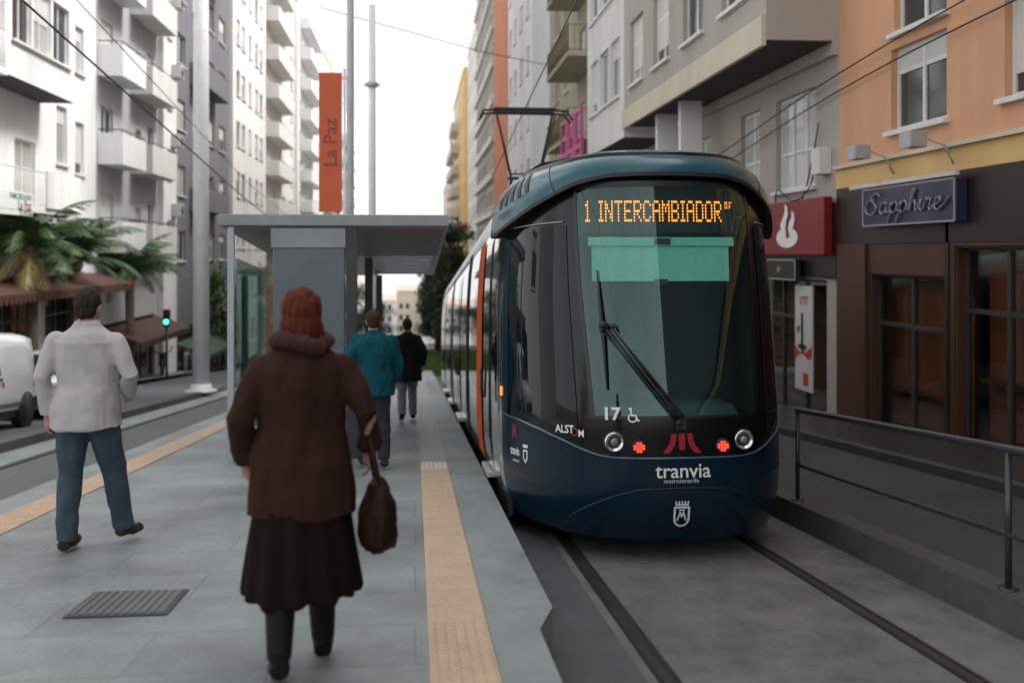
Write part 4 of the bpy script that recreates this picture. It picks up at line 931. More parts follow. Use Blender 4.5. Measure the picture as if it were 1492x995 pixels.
def trousers(th=.105,kn_=.078,an_=.068,top=.97):
    def f(m,p,hd):
        m.rings([(0,0,.82,.15,.115),(0,-.005,.90,.175,.13),(0,0,top,.165,.12)],20)
        for nm in'LR':
            hip,kn,an,toe=[Vector(q) for q in p['leg'+nm]]
            m.tube([hip+Vector((0,0,.04)),hip*.5+kn*.5,kn,kn*.5+an*.5+Vector((0,-.01,0)),an+Vector((0,0,-.02))],[th,th*.9,kn_,kn_*.95,an_],16)
    return f
def shoes(side):
    def f(m,p,hd):
        for nm in side:
            hip,kn,an,toe=[Vector(q) for q in p['leg'+nm]]; d=(toe-an); 
            up=Vector((0,0,1)); heel=an-Vector((d.x,d.y,0)).normalized()*.055+Vector((0,0,-.045))
            m.tube([an+Vector((0,0,.03)),an+Vector((0,0,-.01))],[.05,.052],12)
            m.tube([heel,heel*.6+toe*.4+Vector((0,0,.012)),heel*.3+toe*.7,toe,toe+d.normalized()*.05],[.042,.05,.05,.042,.02],12,flat=.85)
    return f
def top(bottom=.84,grow=.03,flare=.0,sleeve=.062,cuff=.045,collar=.07,full=True):
    def f(m,p,hd):
        g=grow
        m.rings([(0,0,bottom,.165+g+flare,.115+g+flare*.8),(0,0,.93,.165+g+flare*.6,.12+g+flare*.4),(0,0,1.08,.148+g+flare*.2,.108+g),(0,0,1.25,.165+g,.115+g),(0,-.01,1.35,.176+g*.6,.102+g*.8),(0,-.012,1.41,.14+g*.4,.088+g*.5),(0,-.005,1.452,.085,.075),(0,.0,1.485,.066,.068)],24)
        for nm in'LR':
            sh,el,wr=[Vector(q) for q in p['arm'+nm]]
            sh=sh+Vector((0,0,-.042)); m.ball(sh,sleeve*.96); m.tube([sh,sh*.5+el*.5,el,el*.5+wr*.5,wr-(wr-el).normalized()*.005],[sleeve,sleeve,sleeve*.92,sleeve*.86,cuff+.004],14)
    return f
def hair(kind='short'):
    def f(m,p,hd):
        if kind=='short':
            m.ball(hd+Vector((0,-.018,.035)),.084,.094,.098,n=20); m.ball(hd+Vector((0,-.05,-.015)),.07,.055,.07,n=14)
        else:
            m.ball(hd+Vector((0,-.02,.035)),.092,.102,.104,n=20); m.ball(hd+Vector((0,-.06,-.05)),.092,.066,.12,n=16); m.ball(hd+Vector((-.05,-.05,-.10)),.055,.055,.08,n=12); m.ball(hd+Vector((.05,-.05,-.10)),.055,.055,.085,n=12)
    return f
cl=lambda nm,col,**k: M(nm,col,k.pop('rough',.85),var=k.pop('var',.18),scale=k.pop('scale',9),bump=.35,bscale=k.pop('bscale',160),spec=k.pop('spec',.12),**k)
def gl(x,y,z=.289): return (x,y,gz(y,z))
# man with the white shirt
pm=dict(legL=[(-.09,0,.88),(-.115,.03,.48),(-.125,-.02,.085),(-.135,.14,.035)],legR=[(.09,0,.88),(.11,.17,.49),(.145,.25,.105),(.18,.40,.04)],
 armL=[(-.185,-.01,1.40),(-.26,-.06,1.13),(-.25,.0,.88)],armR=[(.185,-.01,1.40),(.30,-.05,1.14),(.22,.14,1.0)],hdL=(0,.15,-1),hdR=(-.3,.7,-.5))
person('man seen from behind in a loose white shirt and blue jeans walking along the platform',gl(-2.13,6.72),R(-6),1.70,pm,
 [('jeans',cl('denim',(.06,.09,.12)),trousers(),fold(14,.012),.012),('shirt',cl('white_cotton',(.48,.46,.46),var=.06),top(.80,.036,.03,.064,.046),fold(5,.026,(1,1,.6),seed=3),.008),('shoe',cl('brown_shoe',(.045,.035,.033),rough=.5),shoes('L'),None,.010),('shoe',MATS.get('brown_shoe') or cl('brown_shoe',(.045,.035,.033),rough=.5),shoes('R'),None,.010),('hair',cl('dark_hair',(.035,.025,.02),rough=.6),hair(),fold(60,.008,(1,1,.2),seed=4),.007)])
# woman in the brown coat, nearest the camera
pw_=dict(legL=[(-.085,0,.88),(-.09,-.06,.49),(-.10,-.22,.14),(-.105,-.08,.045)],legR=[(.085,0,.88),(.09,.14,.49),(.10,.10,.09),(.11,.26,.035)],
 armL=[(-.18,-.01,1.39),(-.27,-.04,1.13),(-.24,.10,.92)],armR=[(.18,-.01,1.39),(.29,-.08,1.15),(.31,.04,.97)],head=(.0,.035,1.57),hdR=(0,.25,-1),hdL=(.1,.4,-1))
def boot(n):
    def f(m,p,hd):
        a,k_=Vector(p['leg'+n][2]),Vector(p['leg'+n][1]); shoes(n)(m,p,hd); m.tube([a,a*.6+k_*.4,k_+Vector((0,0,.04))],[.054,.064,.078],14)
    return f
def long_skirt(m,p,hd):
    m.rings([(0,.0,.34,.26,.24),(0,0,.48,.245,.22),(0,0,.66,.225,.19),(0,0,.82,.205,.165),(0,0,.95,.17,.13)],28)
def hem(c): # gathered cloth with a scalloped lower edge
    a=math.atan2(c.y,c.x); w=max(0,(1.0-c.z)/.7); return .016*w*math.sin(a*11+3*c.z)+.02*w*noise.noise(Vector((c.x*8,c.y*8,c.z*2)))
wom=person('woman seen from behind in a brown coat and long dark skirt in the left foreground',gl(-.47,4.2),R(8),1.565,pw_,
 [('skirt',cl('dark_brown_cloth',(.012,.006,.005)),long_skirt,hem,.011),('coat',cl('brown_wool',(.040,.018,.013),scale=14),top(.70,.036,.045,.066,.052),fold(5.5,.026,(1,1,.55),seed=9),.008),('boot',cl('black_leather',(.012,.010,.010),rough=.4),boot('L'),None,.010),('boot',cl('black_leather',(.012,.010,.010)),boot('R'),None,.010),('hair',cl('auburn_hair',(.10,.024,.011),rough=.5,scale=40),hair('long'),fold(48,.012,(1,1,.14),seed=2),.007),
  ('scarf',cl('mauve_scarf',(.07,.03,.032)),lambda m,p,hd:m.tube([Vector((.11*math.cos(a),.105*math.sin(a)-.005,1.465+.018*math.sin(a*2))) for a in linspace(0,6.283,17)],.038,10),fold(22,.014,seed=5),.010)],vox=.012)
# her handbag
kb=1.565/1.7
bg=root('handbag',(-.155,4.18,gz(4.18,.289)+.50),'large dark brown slouchy handbag hanging from the arm of the woman in the brown coat','handbag',rot=(0,0,R(8)))
m=MB(); m.rings([(0,0,.0,.07,.13),(0,0,.04,.085,.165),(.0,0,.15,.075,.16),(0,0,.25,.035,.13),(0,0,.27,.02,.12)],24); q=fuse(m,.009,4,fold(16,.016,seed=6)); q.materials.clear(); q.materials.append(cl('bag_leather',(.022,.009,.007),rough=.45)); link('bag_body',q,bg)
m=MB(); m.tube(smooth_path([(0,-.10,.25),(-.02,-.075,.36),(-.035,0,.45),(-.02,.075,.36),(0,.10,.25)],6),.011,8); m.build('bag_strap',MATS['bag_leather'],bg)
# figure in teal and the dark figure further along
pt=dict(legL=[(-.09,0,.88),(-.10,.14,.50),(-.11,.12,.09),(-.12,.28,.035)],legR=[(.09,0,.88),(.10,-.06,.49),(.11,-.20,.14),(.115,-.06,.045)],
 armL=[(-.185,-.01,1.40),(-.27,-.08,1.14),(-.25,-.02,.89)],armR=[(.185,-.01,1.40),(.27,.04,1.14),(.25,.16,.92)],hdL=(0,.2,-1),hdR=(0,.3,-1))
person('person in a teal jacket and dark trousers walking away beyond the woman in brown',gl(-.44,10.6),R(4),1.66,pt,
 [('trousers',cl('charcoal_cloth',(.03,.032,.04)),trousers(),fold(14,.012,seed=1),.013),('jacket',cl('teal_jacket',(.006,.075,.10)),top(.78,.05,.02,.072,.055),fold(10,.02,seed=8),.012),('shoe',MATS['brown_shoe'],shoes('L'),None,.012),('shoe',MATS['brown_shoe'],shoes('R'),None,.012),('hair',cl('brown_hair',(.06,.03,.018),rough=.6),hair(),None,.012)],vox=.014)
pd=dict(legL=pw_['legL'],legR=pw_['legR'],armL=pt['armR'] and [(-.185,-.01,1.40),(-.26,.03,1.14),(-.24,.14,.92)],armR=[(.185,-.01,1.40),(.26,-.08,1.14),(.25,-.02,.9)],hdL=(0,.3,-1),hdR=(0,.2,-1))
person('person in a black coat and pale grey trousers furthest along the platform',gl(-.13,16.6),R(3),1.68,pd,
 [('trousers',cl('pale_trousers',(.20,.20,.21)),trousers(),fold(14,.01,seed=2),.014),('coat',cl('black_coat',(.014,.013,.015)),top(.66,.05,.03,.072,.055),fold(10,.018,seed=1),.013),('shoe',MATS['black_leather'],shoes('L'),None,.013),('shoe',MATS['black_leather'],shoes('R'),None,.013),('hair',MATS['dark_hair'],hair(),None,.013)],vox=.015)
# ------------------------------------------------------------------ platform furniture
# shelter: roof with open slats, posts, grey end panel
sy=11.4
sh_=root('tram_shelter',(-.9,sy,gz(sy,.28)),'grey platform shelter with flat metal roof, slender posts and a large grey end panel','shelter')
def SB(name,mat,*b,bevel=0,par=None):
    m=MB()
    for x0,x1,y0,y1,z0,z1 in b: m.box(x0+.9,x1+.9,y0,y1,z0,z1,0,G)
    return m.build(name,mat,par or sh_,bevel=bevel)
zr=2.64
rf_=SB('roof',shelter_m,(-2.2,.38,0,4.1,zr,zr+.13),(-2.2,-.75,4.1,9.0,zr,zr+.13),(.26,.38,4.1,9.0,zr,zr+.13),bevel=.01)
SB('soffit',under_m,(-2.15,.33,.05,4.05,zr-.012,zr-.002),par=rf_)
for y in(4.75,5.6,6.4,7.2,8.0,8.6): SB('roof_slat',shelter_m,(-.75,.26,y,y+.34,zr+.02,zr+.09),par=rf_)
for y in(.03,4.2,8.7): SB('post',dkgrey,(-.78,-.66,y,y+.12,0,zr-.013)); SB('post',galv,(-2.10,-2.03,y,y+.07,0,zr-.013))
SB('end_panel',grey_panel,(-1.60,-.80,.05,.16,.02,zr-.02),bevel=.008)
SB('panel_header',shelter_m,(-1.62,-.79,.03,.045,zr-.24,zr-.022))
p_=SB('back_panel',glass_mat('shelter_glass',(.80,.86,.86),.05),(-2.06,-2.04,.3,4.1,.25,2.3),(-2.06,-2.04,4.4,8.6,.25,2.3))
bn=SB('bench',M('bench_metal',(.3,.31,.32),.4,.5),(-1.95,-1.55,1.2,3.6,.43,.47),(-1.95,-1.91,1.2,3.6,.5,.85),(-1.8,-1.7,1.4,1.5,0,.428),(-1.8,-1.7,3.3,3.4,0,.428))
# drain cover in the platform
dr=root('drain_cover',(-1.48,5.34,gz(5.34,.282)),'square ribbed metal drain cover set in the platform','drain cover')
m=MB(); m.box(-.25,.25,-.25,.25,-.01,.006,0,G); m.build('frame',dkgrey,dr)
m=MB()
m.box(-.235,.235,-.235,.235,.0062,.009,0,G)
for i in range(11): x=-.215+.043*i; m.box(x-.012,x+.012,-.225,.225,.009,.014,0,G)
m.build('grating',M('cast_iron',(.14,.15,.15),.6,.3,var=.25,scale=20),dr)
# tall poles
def pole(label,x,y,z0,h,r,col,name='pole'):
    rt=root(name,(x,y,z0),label,'pole'); m=MB(); m.tube([(0,0,0),(0,0,h*.5),(0,0,h)],[r,r*.92,r*.8],20); m.build('shaft',col,rt)
    m=MB(); m.lathe([(0,r*1.9),(.03,r*1.9),(.05,r*1.3),(.22,r*1.15)],(0,0,0),'z',20); m.build('base',col,rt); return rt
p1=pole('tall pale grey mast carrying the orange stop banner',-1.22,19.0,gz(19,.28),14.5,.075,M('mast_pale',(.55,.56,.58),.5),'catenary_mast')
p2=pole('slimmer pale mast with a flat top just right of the banner mast',-1.12,26.2,gz(26.2,.28),10.05,.105,white_p,'catenary_mast')
for z in(7.9,3.5):
    m=MB(); m.lathe([(0,.13),(.14,.13)],(0,0,z),'z',14); m.box(-.2,.2,-.03,.03,z+.03,z+.11); m.build('collar',galv,p2)
p3=pole('thick pale grey lamp mast standing on the kerb between road and tracks',-6.18,29.6,gz(29.6,.15),17,.24,M('mast_grey',(.72,.72,.74),.5,var=.06),'catenary_mast')
ba=root('stop_banner',(-1.22,19.0,gz(19,.28)+3.75),'tall orange vertical banner with the stop name, fixed to the pale mast','banner')
m=MB(); m.box(-.585,-.155,-.025,.025,0,2.62); m.build('panel',banner_m,ba,bevel=.008)
m=MB(); m.box(-.13,-.085,-.03,.03,-.1,2.7)
for z in(.1,1.3,2.5): m.box(-.155,-.07,-.02,.02,z,z+.05)
m.build('bracket',white_p,ba)
m=MB(); text_on(m,'La Paz',(-.36,-.028,1.30),(0,0,1),(-1,0,0),.36,bold=.012); m.build('lettering',M('banner_text',(.26,.05,.03),.5),ba,recalc=False)
# railing on the right kerb
ra=root('railing',(3.32,8.4,gz(8.4,.206)),'long dark metal pedestrian railing along the right kerb','railing')
m=MB(); 
for z,r in((.79,.026),(.31,.017)): m.tube([(0,y,z-G*y) for y in(0,-2.5,-5,-8,-12)],r,12)
m.build('rail',railm,ra)
for y in(0,-3.1,-6.2,-9.3):
    m=MB(); m.tube([(0,y,-G*y),(0,y,.79-G*y)],.019,10); m.lathe([(0,.055),(.012,.055),(.014,.03)],(0,y,-G*y),'z',14); m.build('post',railm,ra)
# overhead wires
def wire(label,pts,r=.012): m=MB(); m.tube(pts,r,5); tag(m.build('overhead_wire',cable),label,'wire')
wire('contact wire above the tram, touched by the pantograph',[(1.93,y,gz(y,5.68)) for y in(-14,17,60,120)],.010)
wire('contact wire above the far track on the left',[(-4.65,y,gz(y,5.75)-(.25 if y==28 else 0)) for y in(-14,8,28,60,120)],.016)
wire('thin messenger wire above the far track on the left',[(-4.65,y,gz(y,6.5)-(.5 if y==28 else 0)) for y in(-14,8,28,60,120)],.008)
wire('thin span wire crossing the street high above the tram',[(XL,30,11.2),(-1.2,26.2,7.72),(2,30,7.75),(7.0,35,7.9)],.012)
# ------------------------------------------------------------------ vehicles on the left road
def loft_body(st,name,mat,par,bev=0):
    m=MB(); rings=[]
    for y,pts in st: rings.append([(x,y,z) for x,z in pts]+[(-x,y,z) for x,z in pts[::-1]])
    m.loft(rings,0,True,True); o=m.build(name,mat,par); return o
def wheel(par,x,y,r,w):
    s=1 if x>0 else -1
    m=MB(); m.lathe([(-w/2,r*.6),(-w/2,r*.93),(-w/2+.02,r),(w/2-.02,r),(w/2,r*.93),(w/2,r*.6)],(x,y,r),'x',28); t=m.build('wheel',tyre,par)
    m=MB(); m.lathe([(s*.0,r*.62),(s*(w/2-.01),r*.62),(s*(w/2+.0),r*.5),(s*(w/2-.03),r*.25),(s*(w/2+.005),r*.12)],(x,y,r),'x',28); m.build('rim',M('rim_grey',(.35,.36,.37),.4,.5),t)
def vehicle(label,loc,rz,van=True,group=None):
    rt=root('van' if van else 'parked_car',loc,label,'van' if van else 'car',group,rot=(0,0,0)); rt.rotation_euler=(-AL,0,rz)
    if van:   # local +y = towards the rear; stations of half profiles (x,z) from sill to roof centre
        prof=[(0,.75,.80,.55),(.12,.92,.95,.72),(1.05,1.0,1.05,.83),(1.25,1.05,1.1,.84),(1.85,1.70,1.62,.80),(2.2,1.80,1.72,.80),(3.6,1.81,1.74,.81),(3.98,1.76,1.68,.80),(4.1,1.60,1.5,.80)]
    else:
        prof=[(0,.70,.72,.55),(.10,.80,.83,.72),(1.0,.95,.98,.80),(1.15,.98,1.0,.80),(1.75,1.40,1.33,.66),(2.3,1.47,1.40,.66),(3.0,1.44,1.36,.66),(3.55,1.18,1.12,.72),(3.75,1.0,.95,.74),(3.85,.8,.75,.70)]
    st=[]; tab=[]
    for y,zt,zs,xr in prof:
        b=.84 if .1<y<prof[-2][0] else .74; zb=min(.92,zs*.9)
        pts=[(b*.93,.22),(b,.40),(b*1.01,.62),(b,zb)]+[(b*.985+(xr*.86-b)*t**1.6,zb+(zs-zb)*t) for t in(.35,.7,1.0)]+[(xr*.55,zt-.01),(0.02,zt)]
        st.append((y,pts)); tab.append((y,b,zb,zs,xr))
    loft_body(st,'body',vanwhite if van else M('car_silver',(.55,.57,.58),.2,.3,coat=.6),rt)
    def sxx(y,z):
        for (a,A),(b,B) in zip(st,st[1:]):
            if a<=y<=b:
                t=(y-a)/(b-a)
                def f(P): 
                    for (x0,z0),(x1,z1) in zip(P,P[1:]):
                        if z0<=z<=z1: return x0+(x1-x0)*(z-z0)/max(1e-6,z1-z0)
                    return P[-1][0]
                return f(A)*(1-t)+f(B)*t
        return .8
    def patch(nm,quad,mat,s,off=.008,par=rt):
        m=MB(); (a,b,c,d)=quad
        def P(u,v):
            y=(a[0]*(1-u)+b[0]*u)*(1-v)+(d[0]*(1-u)+c[0]*u)*v; z=(a[1]*(1-u)+b[1]*u)*(1-v)+(d[1]*(1-u)+c[1]*u)*v
            return (s*(sxx(y,z)+off),y,z)
        m.grid(P,linspace(0,1,8),linspace(0,1,6),0,True); return m.build(nm,mat,par)
    for s in(-1,1):
        if van:
            d=patch('side_panel',[(2.45,.98),(3.72,.98),(3.68,1.52),(2.5,1.52)],M('van_panel',(.60,.63,.65),.3),s,.004)
            dd=patch('door',[(1.2,.38),(2.3,.38),(2.28,1.55),(1.75,1.5)],vanwhite,s,.006); patch('door_window',[(1.42,1.02),(2.2,1.02),(2.18,1.48),(1.78,1.46)],blkglass,s,.014,dd); patch('door_badge',[(2.22,.80),(2.32,.80),(2.32,.90),(2.22,.90)],M('badge_red',(.4,.08,.04),.4),s,.016,dd); patch('handle',[(2.05,.92),(2.22,.92),(2.22,.97),(2.05,.97)],plast,s,.03,dd)
            patch('side_trim',[(.9,.42),(3.3,.42),(3.3,.50),(.9,.50)],M('trim_grey',(.12,.12,.12),.6),s,.012); patch('sill',[(.9,.24),(3.95,.24),(3.95,.36),(.9,.36)],plast,s,.010)
        else:
            for q in([(1.35,.98),(2.1,.98),(2.1,1.34),(1.75,1.32)],[(2.18,.98),(3.1,.98),(2.85,1.32),(2.18,1.34)]): patch('side_window',q,blkglass,s,.01)
            patch('side_trim',[(.8,.26),(3.2,.26),(3.2,.34),(.8,.34)],plast,s,.01)
        for y in((.85,3.42) if van else(.75,3.15)):
            wheel(rt,s*.74,y,.31,.19); a=MB(); a.lathe([(-.005,.37),(.02,.37)],(s*.835 if s>0 else s*.855,y,.31),'x',28); a.build('wheel_arch',plast,rt)
    def face(nm,mat,x0,x1,z0,z1,ya,yb,off): m=MB(); m.grid(lambda x,z:(x,ya+(yb-ya)*(z-z0)/(z1-z0)+off,z),[x0,0,x1],[z0,(z0+z1)/2,z1],0,True); m.build(nm,mat,rt)
    if van: face('windscreen',blkglass,-.66,.66,1.08,1.6,1.28,1.72,-.03); face('rear_window',blkglass,-.6,.6,1.05,1.5,4.13,4.12,.01)
    else: face('windscreen',blkglass,-.62,.62,1.0,1.34,1.18,1.62,-.03); face('rear_window',blkglass,-.6,.6,1.0,1.32,3.72,3.30,.05)
    ye=4.11 if van else 3.86
    m=MB(); m.box(-.78,.78,ye-.1,ye+.06,.32,.55); m.build('rear_bumper',plast if van else MATS['car_silver'],rt,bevel=.03)
    m=MB(); m.box(-.76,.76,-.06,.1,.30,.55); m.build('front_bumper',plast if van else MATS['car_silver'],rt,bevel=.03)
    for s in(-1,1):
        m=MB(); X=sorted((s*.60,s*.75)); m.box(X[0],X[1],ye-.08,ye+.03,.75,1.1); m.build('tail_light',led_red if 0 else M('tail_red',(.3,.02,.02),.2),rt,bevel=.02); m=MB(); m.box(X[0],X[1],-.02,.12,.62,.78); m.build('headlight',M('lens_clear',(.6,.62,.63),.15),rt,bevel=.02)
    return rt
vehicle('small white delivery van with black sill at the left edge of the road',(-8.3,16.55,gz(16.55,0)),0)
vehicle('silver hatchback following behind the white van',(-8.25,21.5,gz(21.5,0)),0,False)
c=vehicle('white hatchback parked far down the left road',(-8.6,70,gz(70,0)),0,False)
# motorbike on the far pavement
mo=root('motorbike',(-10.7,43.6,gz(43.6,.13)),'black motorbike parked on the far pavement','motorbike',rot=(0,0,R(12)))
for y in(-.62,.62): wheel(mo,.0001,y,.31,.12)
m=MB(); m.rings([(0,0,.38,.13,.24),(0,0,.55,.16,.3),(0,-.02,.68,.14,.3)],16); m.build('engine',dkgrey,mo)
m=MB(); m.loft([[(x*w,y,z+h*q) for x,q in((-1,0),(-.8,1),(.8,1),(1,0))] for y,z,w,h in((-.3,.72,.1,.15),(-.05,.78,.15,.2),(.15,.74,.13,.1))],0,True); m.build('fuel_tank',M('tank_black',(.015,.015,.018),.2,coat=.8),mo)
m=MB(); m.box(-.12,.12,.12,.72,.76,.84); m.build('seat',rubber,mo,bevel=.03)
m=MB(); m.tube([(0,-.66,.31),(0,-.42,.98)],.03,8); m.tube([(-.36,-.30,1.06),(-.15,-.40,1.0),(.15,-.40,1.0),(.36,-.30,1.06)],.018,8); m.ball((0,-.52,.88),.09,.08,.1); m.build('handlebar',dkgrey,mo)
for s in(-1,1): m=MB(); m.tube([(s*.3,-.32,1.06),(s*.36,-.34,1.2)],.01,6); m.ball((s*.37,-.34,1.22),.05,.02,.04); m.build('mirror',dkgrey,mo)
# pedestrian light
tl=root('traffic_light',(-10.05,41.6,gz(41.6,.13)),'pedestrian traffic light showing green on the far kerb','traffic light')
m=MB(); m.tube([(0,0,0),(0,0,2.2)],.05,12); m.build('post',dkgrey,tl); m=MB(); m.box(-.13,.13,-.1,.1,2.05,2.75); hs=m.build('lamp_housing',plast,tl,bevel=.02)
m=MB(); m.lathe([(-.115,.09),(-.102,.10)],(0,0,2.25),'y',16); m.build('green_lamp',led_green,hs); m=MB(); m.lathe([(-.115,.09),(-.102,.10)],(0,0,2.55),'y',16); m.build('dark_lamp',M('lamp_off',(.06,.01,.01),.3),hs)
# bollards on the far pavement edge
for i,(y,w) in enumerate(((36.5,'nearest'),(38.0,'second'),(47,'third'),(48.5,'furthest'))):
    b=MB(); b.lathe([(0,.06),(.75,.06),(.78,.075),(.86,.07),(.9,.03)],(0,0,0),'z',14); o=b.build('bollard',galv,loc=(-10.5,y,gz(y,.13))); tag(o,w+' grey bollard on the far pavement near the motorbike','bollard','bollards on the far pavement')
# small hanging yellow shop sign among the palms
ys_=root('blade_sign',(XL+.02,33.6,gz(33.6)+4.25),'yellow and white shop sign sticking out from the left wall above the palms','sign')
m=MB(); m.box(.05,1.0,-.06,.06,0,.75); m.build('sign_board',M('sign_yellow',(.62,.42,.06),.5),ys_,bevel=.01); m=MB(); m.box(.05,1.0,-.065,.065,.76,1.15); m.build('sign_header',white_p,ys_)
# ------------------------------------------------------------------ trees and palms
def make_tree(label,loc,h,cr,mat,seed,n=5200,leaf=.22,base=.28,group=None,cone=False):
    rg=random.Random(seed); rt=root('tree',loc,label,'tree',group); t=MB()
    t.tube([(0,0,0),(.06*h*.1,0,h*.3),(-.02*h,.02*h,h*.6),(0,0,h*.9)],[.018*h+.05,.013*h+.04,.008*h+.02,.02],10)
    cl_=[]
    for i in range(26):
        z=h*(base+.05+(1-base-.1)*rg.random()); f=1-((z/h-base-.25)/(1-base))**2 if not cone else 1.05-.75*(z/h-base)/(1-base)
        rr=cr*max(.25,f)*(.45+.55*rg.random()); a=rg.random()*6.283; c=Vector((rr*math.cos(a),rr*math.sin(a),z)); cl_.append((c,cr*(.28+.22*rg.random())))
        s=Vector((0,0,max(h*base*.8,z-.35*rr-.1*h))); t.tube([s,(s+c)/2+Vector((0,0,-.05*h)),c],[.035*h*.3,.02*h*.3,.01],6)
    t.build('trunk',bark,rt)
    v=[]; f=[]
    for i in range(n):
        c,r=cl_[rg.randrange(len(cl_))]
        d=Vector((rg.gauss(0,1),rg.gauss(0,1),rg.gauss(0,.8))); d=d.normalized()*r*(rg.random()**.45)
        p=c+d; e=Euler((rg.uniform(-1,1),rg.uniform(-1,1),rg.random()*6.28)).to_matrix(); L=leaf*rg.uniform(.6,1.4); w=L*.45
        o=len(v); v+=[tuple(p+e@Vector(q)) for q in((-L/2,0,0),(0,-w/2,.02),(L/2,0,0),(0,w/2,.02))]; f.append((o,o+1,o+2,o+3))
    me=bpy.data.meshes.new('crown'); me.from_pydata(v,[],f); me.materials.append(mat); link('crown',me,rt); return rt
TL=['tall dark tree rising behind the tram, nearest of the row','second dark tree in the row behind the tram','third dark tree in the row behind the tram','furthest dark tree in the row behind the tram']
for i,(x,y,h,cr) in enumerate(((2.9,82,11.8,2.7),(2.8,96,11.5,2.7),(2.7,112,12,2.8),(2.8,132,12.5,3.0))):
    make_tree(TL[i],(x,y,gz(y,.05)),h,cr,leaf_dark,20+i,8500,.36,.16,'row of dark trees behind the tram',cone=True)
for i,(x,y,h,cr,lb) in enumerate(((-5.9,96,6.5,2.2,'bright green tree on the left kerb seen under the shelter roof'),(-5.8,150,7,2.6,'pale green tree far along the left kerb'),(-10.9,66,6.0,1.9,'green street tree in front of the plain white building'),(-10.9,58,5.6,1.8,'green street tree in front of the slate building'),(-10.9,120,7,2.4,'green street tree far down the left pavement'))):
    make_tree(lb,(x,y,gz(y,.1)),h,cr,leaf_mid,40+i,3400,.26,.3)
def palm(label,loc,h,seed,dry=True,n=34,L=2.4):
    rg=random.Random(seed); rt=root('palm_tree',loc,label,'palm','palms along the left pavement'); t=MB()
    t.tube([(0,0,0),(.03,.02,h*.4),(0,.0,h)],[.2,.16,.17],14); t.ball((0,0,h),.24,.24,.3); t.build('trunk',trunk_palm,rt)
    def frond(m,a,el,L,droop):
        d=Vector((math.cos(a),math.sin(a),0)); up=Vector((0,0,1)); sd=d.cross(up); P=[]; N=16
        for i in range(N+1):
            s=i/N; ang=el-droop*s**1.3; P.append((d*math.cos(ang)+up*math.sin(ang)))
        pos=Vector((0,0,h+.1)); pts=[pos.copy()]
        for q in P[1:]: pos=pos+q*(L/N); pts.append(pos.copy())
        m.tube(pts,[.025*(1-.8*i/N)+.004 for i in range(N+1)],5)
        for i in range(2,N*2):
            s=i/(N*2); k=min(N-1,int(s*N)); p=pts[k]+(pts[k+1]-pts[k])*(s*N-k); t_=(pts[k+1]-pts[k]).normalized(); ll=.52*math.sin(math.pi*min(1,.12+.88*s))**.7*(L/2.1)
            for q in(-1,1):
                e=(sd*q*.85+t_*.55-up*.35*rg.uniform(.5,1.5)).normalized(); w=t_*.022
                m.add([p-w,p+w,p+e*ll*.6+w*.8-up*.02,p+e*ll-up*.1*ll],[(0,1,2,3)])
    m=MB()
    for i in range(n): frond(m,i*2.399+rg.uniform(-.2,.2),rg.uniform(.1,1.35),L*rg.uniform(.8,1.1),rg.uniform(1.0,1.7))
    m.build('fronds',leaf_palm,rt,recalc=False)
    if dry:
        m=MB()
        for i in range(8): frond(m,rg.random()*6.28,rg.uniform(-.9,-.2),L*.75,rg.uniform(.7,1.1))
        m.build('dry_fronds',leaf_dry,rt,recalc=False)
palm('palm with hanging dry fronds above the white van at the left edge',(-10.7,29.0,gz(29,.13)),4.0,1)
palm('palm in front of the left building next to the yellow sign',(-10.7,32.6,gz(32.6,.13)),3.9,2,False)
palm('palm in front of the grey balconied building',(-10.8,39.0,gz(39,.13)),3.9,3,False)
# ------------------------------------------------------------------ camera, sky, sun
HAZE=0
if HAZE:
    hzb=MB(); hzb.box(-201,201,-71,621,-31,44); hm=bpy.data.materials.new('haze_air'); hm.use_nodes=True; hn=hm.node_tree; hn.nodes.remove(hn.nodes['Principled BSDF'])
    pv_=hn.nodes.new('ShaderNodeVolumePrincipled'); pv_.inputs['Color'].default_value=(.96,.97,1,1); pv_.inputs['Density'].default_value=HAZE; hn.links.new(pv_.outputs[0],hn.nodes['Material Output'].inputs['Volume'])
    ho=hzb.build('haze',hm); ho['kind']='stuff'; tag(ho,'thin pale haze hanging in the air down the street','haze')
th=math.atan(141/1450)
cam=bpy.data.cameras.new('camera'); co=bpy.data.objects.new('camera',cam); COL.objects.link(co); SC.camera=co
cam.sensor_width=36; cam.lens=1450*36/1492; cam.shift_y=-(497.5-370)/1492; cam.dof.use_dof=True; cam.dof.focus_distance=7.6; cam.dof.aperture_fstop=1.3; cam.clip_start=.05; cam.clip_end=20000
co.location=(0,0,1.65); co.rotation_euler=(R(90),0,-th)
W_=bpy.data.worlds.new('World'); SC.world=W_; W_.use_nodes=True; nt=W_.node_tree; N=nt.nodes; Lk=nt.links; bg=N['Background']
SUN_EL,SUN_AZ=R(54),R(84)      # azimuth measured from +Y towards +X
sk=N.new('ShaderNodeTexSky'); sk.sky_type='NISHITA'; sk.sun_disc=False; sk.sun_elevation=SUN_EL; sk.sun_rotation=SUN_AZ; sk.dust_density=4; sk.air_density=1.2; sk.ozone_density=1
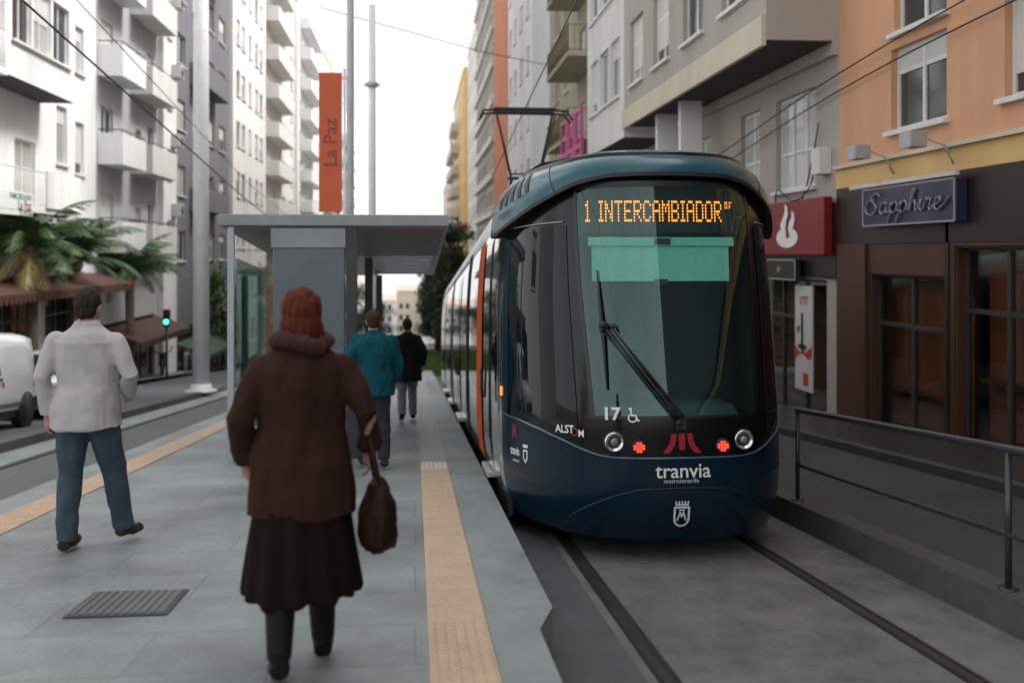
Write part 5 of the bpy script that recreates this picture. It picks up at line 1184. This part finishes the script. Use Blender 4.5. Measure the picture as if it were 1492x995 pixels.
tc=N.new('ShaderNodeTexCoord'); sp=N.new('ShaderNodeSeparateXYZ'); mxz=N.new('ShaderNodeMath'); mxz.operation='MAXIMUM'; mxz.inputs[1].default_value=.16; cb=N.new('ShaderNodeCombineXYZ')
Lk.new(tc.outputs['Generated'],sp.inputs[0]); Lk.new(sp.outputs[0],cb.inputs[0]); Lk.new(sp.outputs[1],cb.inputs[1]); Lk.new(sp.outputs[2],mxz.inputs[0]); Lk.new(mxz.outputs[0],cb.inputs[2]); Lk.new(cb.outputs[0],sk.inputs[0])
hs=N.new('ShaderNodeHueSaturation'); hs.inputs['Saturation'].default_value=.10; Lk.new(sk.outputs[0],hs.inputs['Color'])
# thin even cloud cover
cn=N.new('ShaderNodeTexNoise'); cn.inputs['Scale'].default_value=2.2; cn.inputs['Detail'].default_value=6; Lk.new(tc.outputs['Generated'],cn.inputs['Vector'])
cm=N.new('ShaderNodeMapRange'); cm.inputs[1].default_value=.3; cm.inputs[2].default_value=.75; cm.inputs[3].default_value=.9; cm.inputs[4].default_value=1.12; Lk.new(cn.outputs[0],cm.inputs[0])
mu=N.new('ShaderNodeMix'); mu.data_type='RGBA'; mu.blend_type='MULTIPLY'; mu.inputs[0].default_value=1; Lk.new(hs.outputs[0],mu.inputs[6]); Lk.new(cm.outputs[0],mu.inputs[7]); Lk.new(mu.outputs[2],bg.inputs[0])
bg.inputs[1].default_value=.15
sl=bpy.data.lights.new('sun','SUN'); sl.energy=1.5; sl.angle=R(14); sl.color=(1,.96,.9); so=bpy.data.objects.new('sun',sl); COL.objects.link(so)
sd=Vector((math.sin(SUN_AZ)*math.cos(SUN_EL),math.cos(SUN_AZ)*math.cos(SUN_EL),math.sin(SUN_EL))); so.rotation_euler=sd.to_track_quat('Z','Y').to_euler()
vs=SC.view_settings; vs.view_transform='Standard'; vs.look='None'; vs.gamma=1; vs.exposure=1.15
try: vs.use_curve_mapping=False
except Exception: pass
SC.cycles.max_bounces=6; SC.cycles.transparent_max_bounces=8
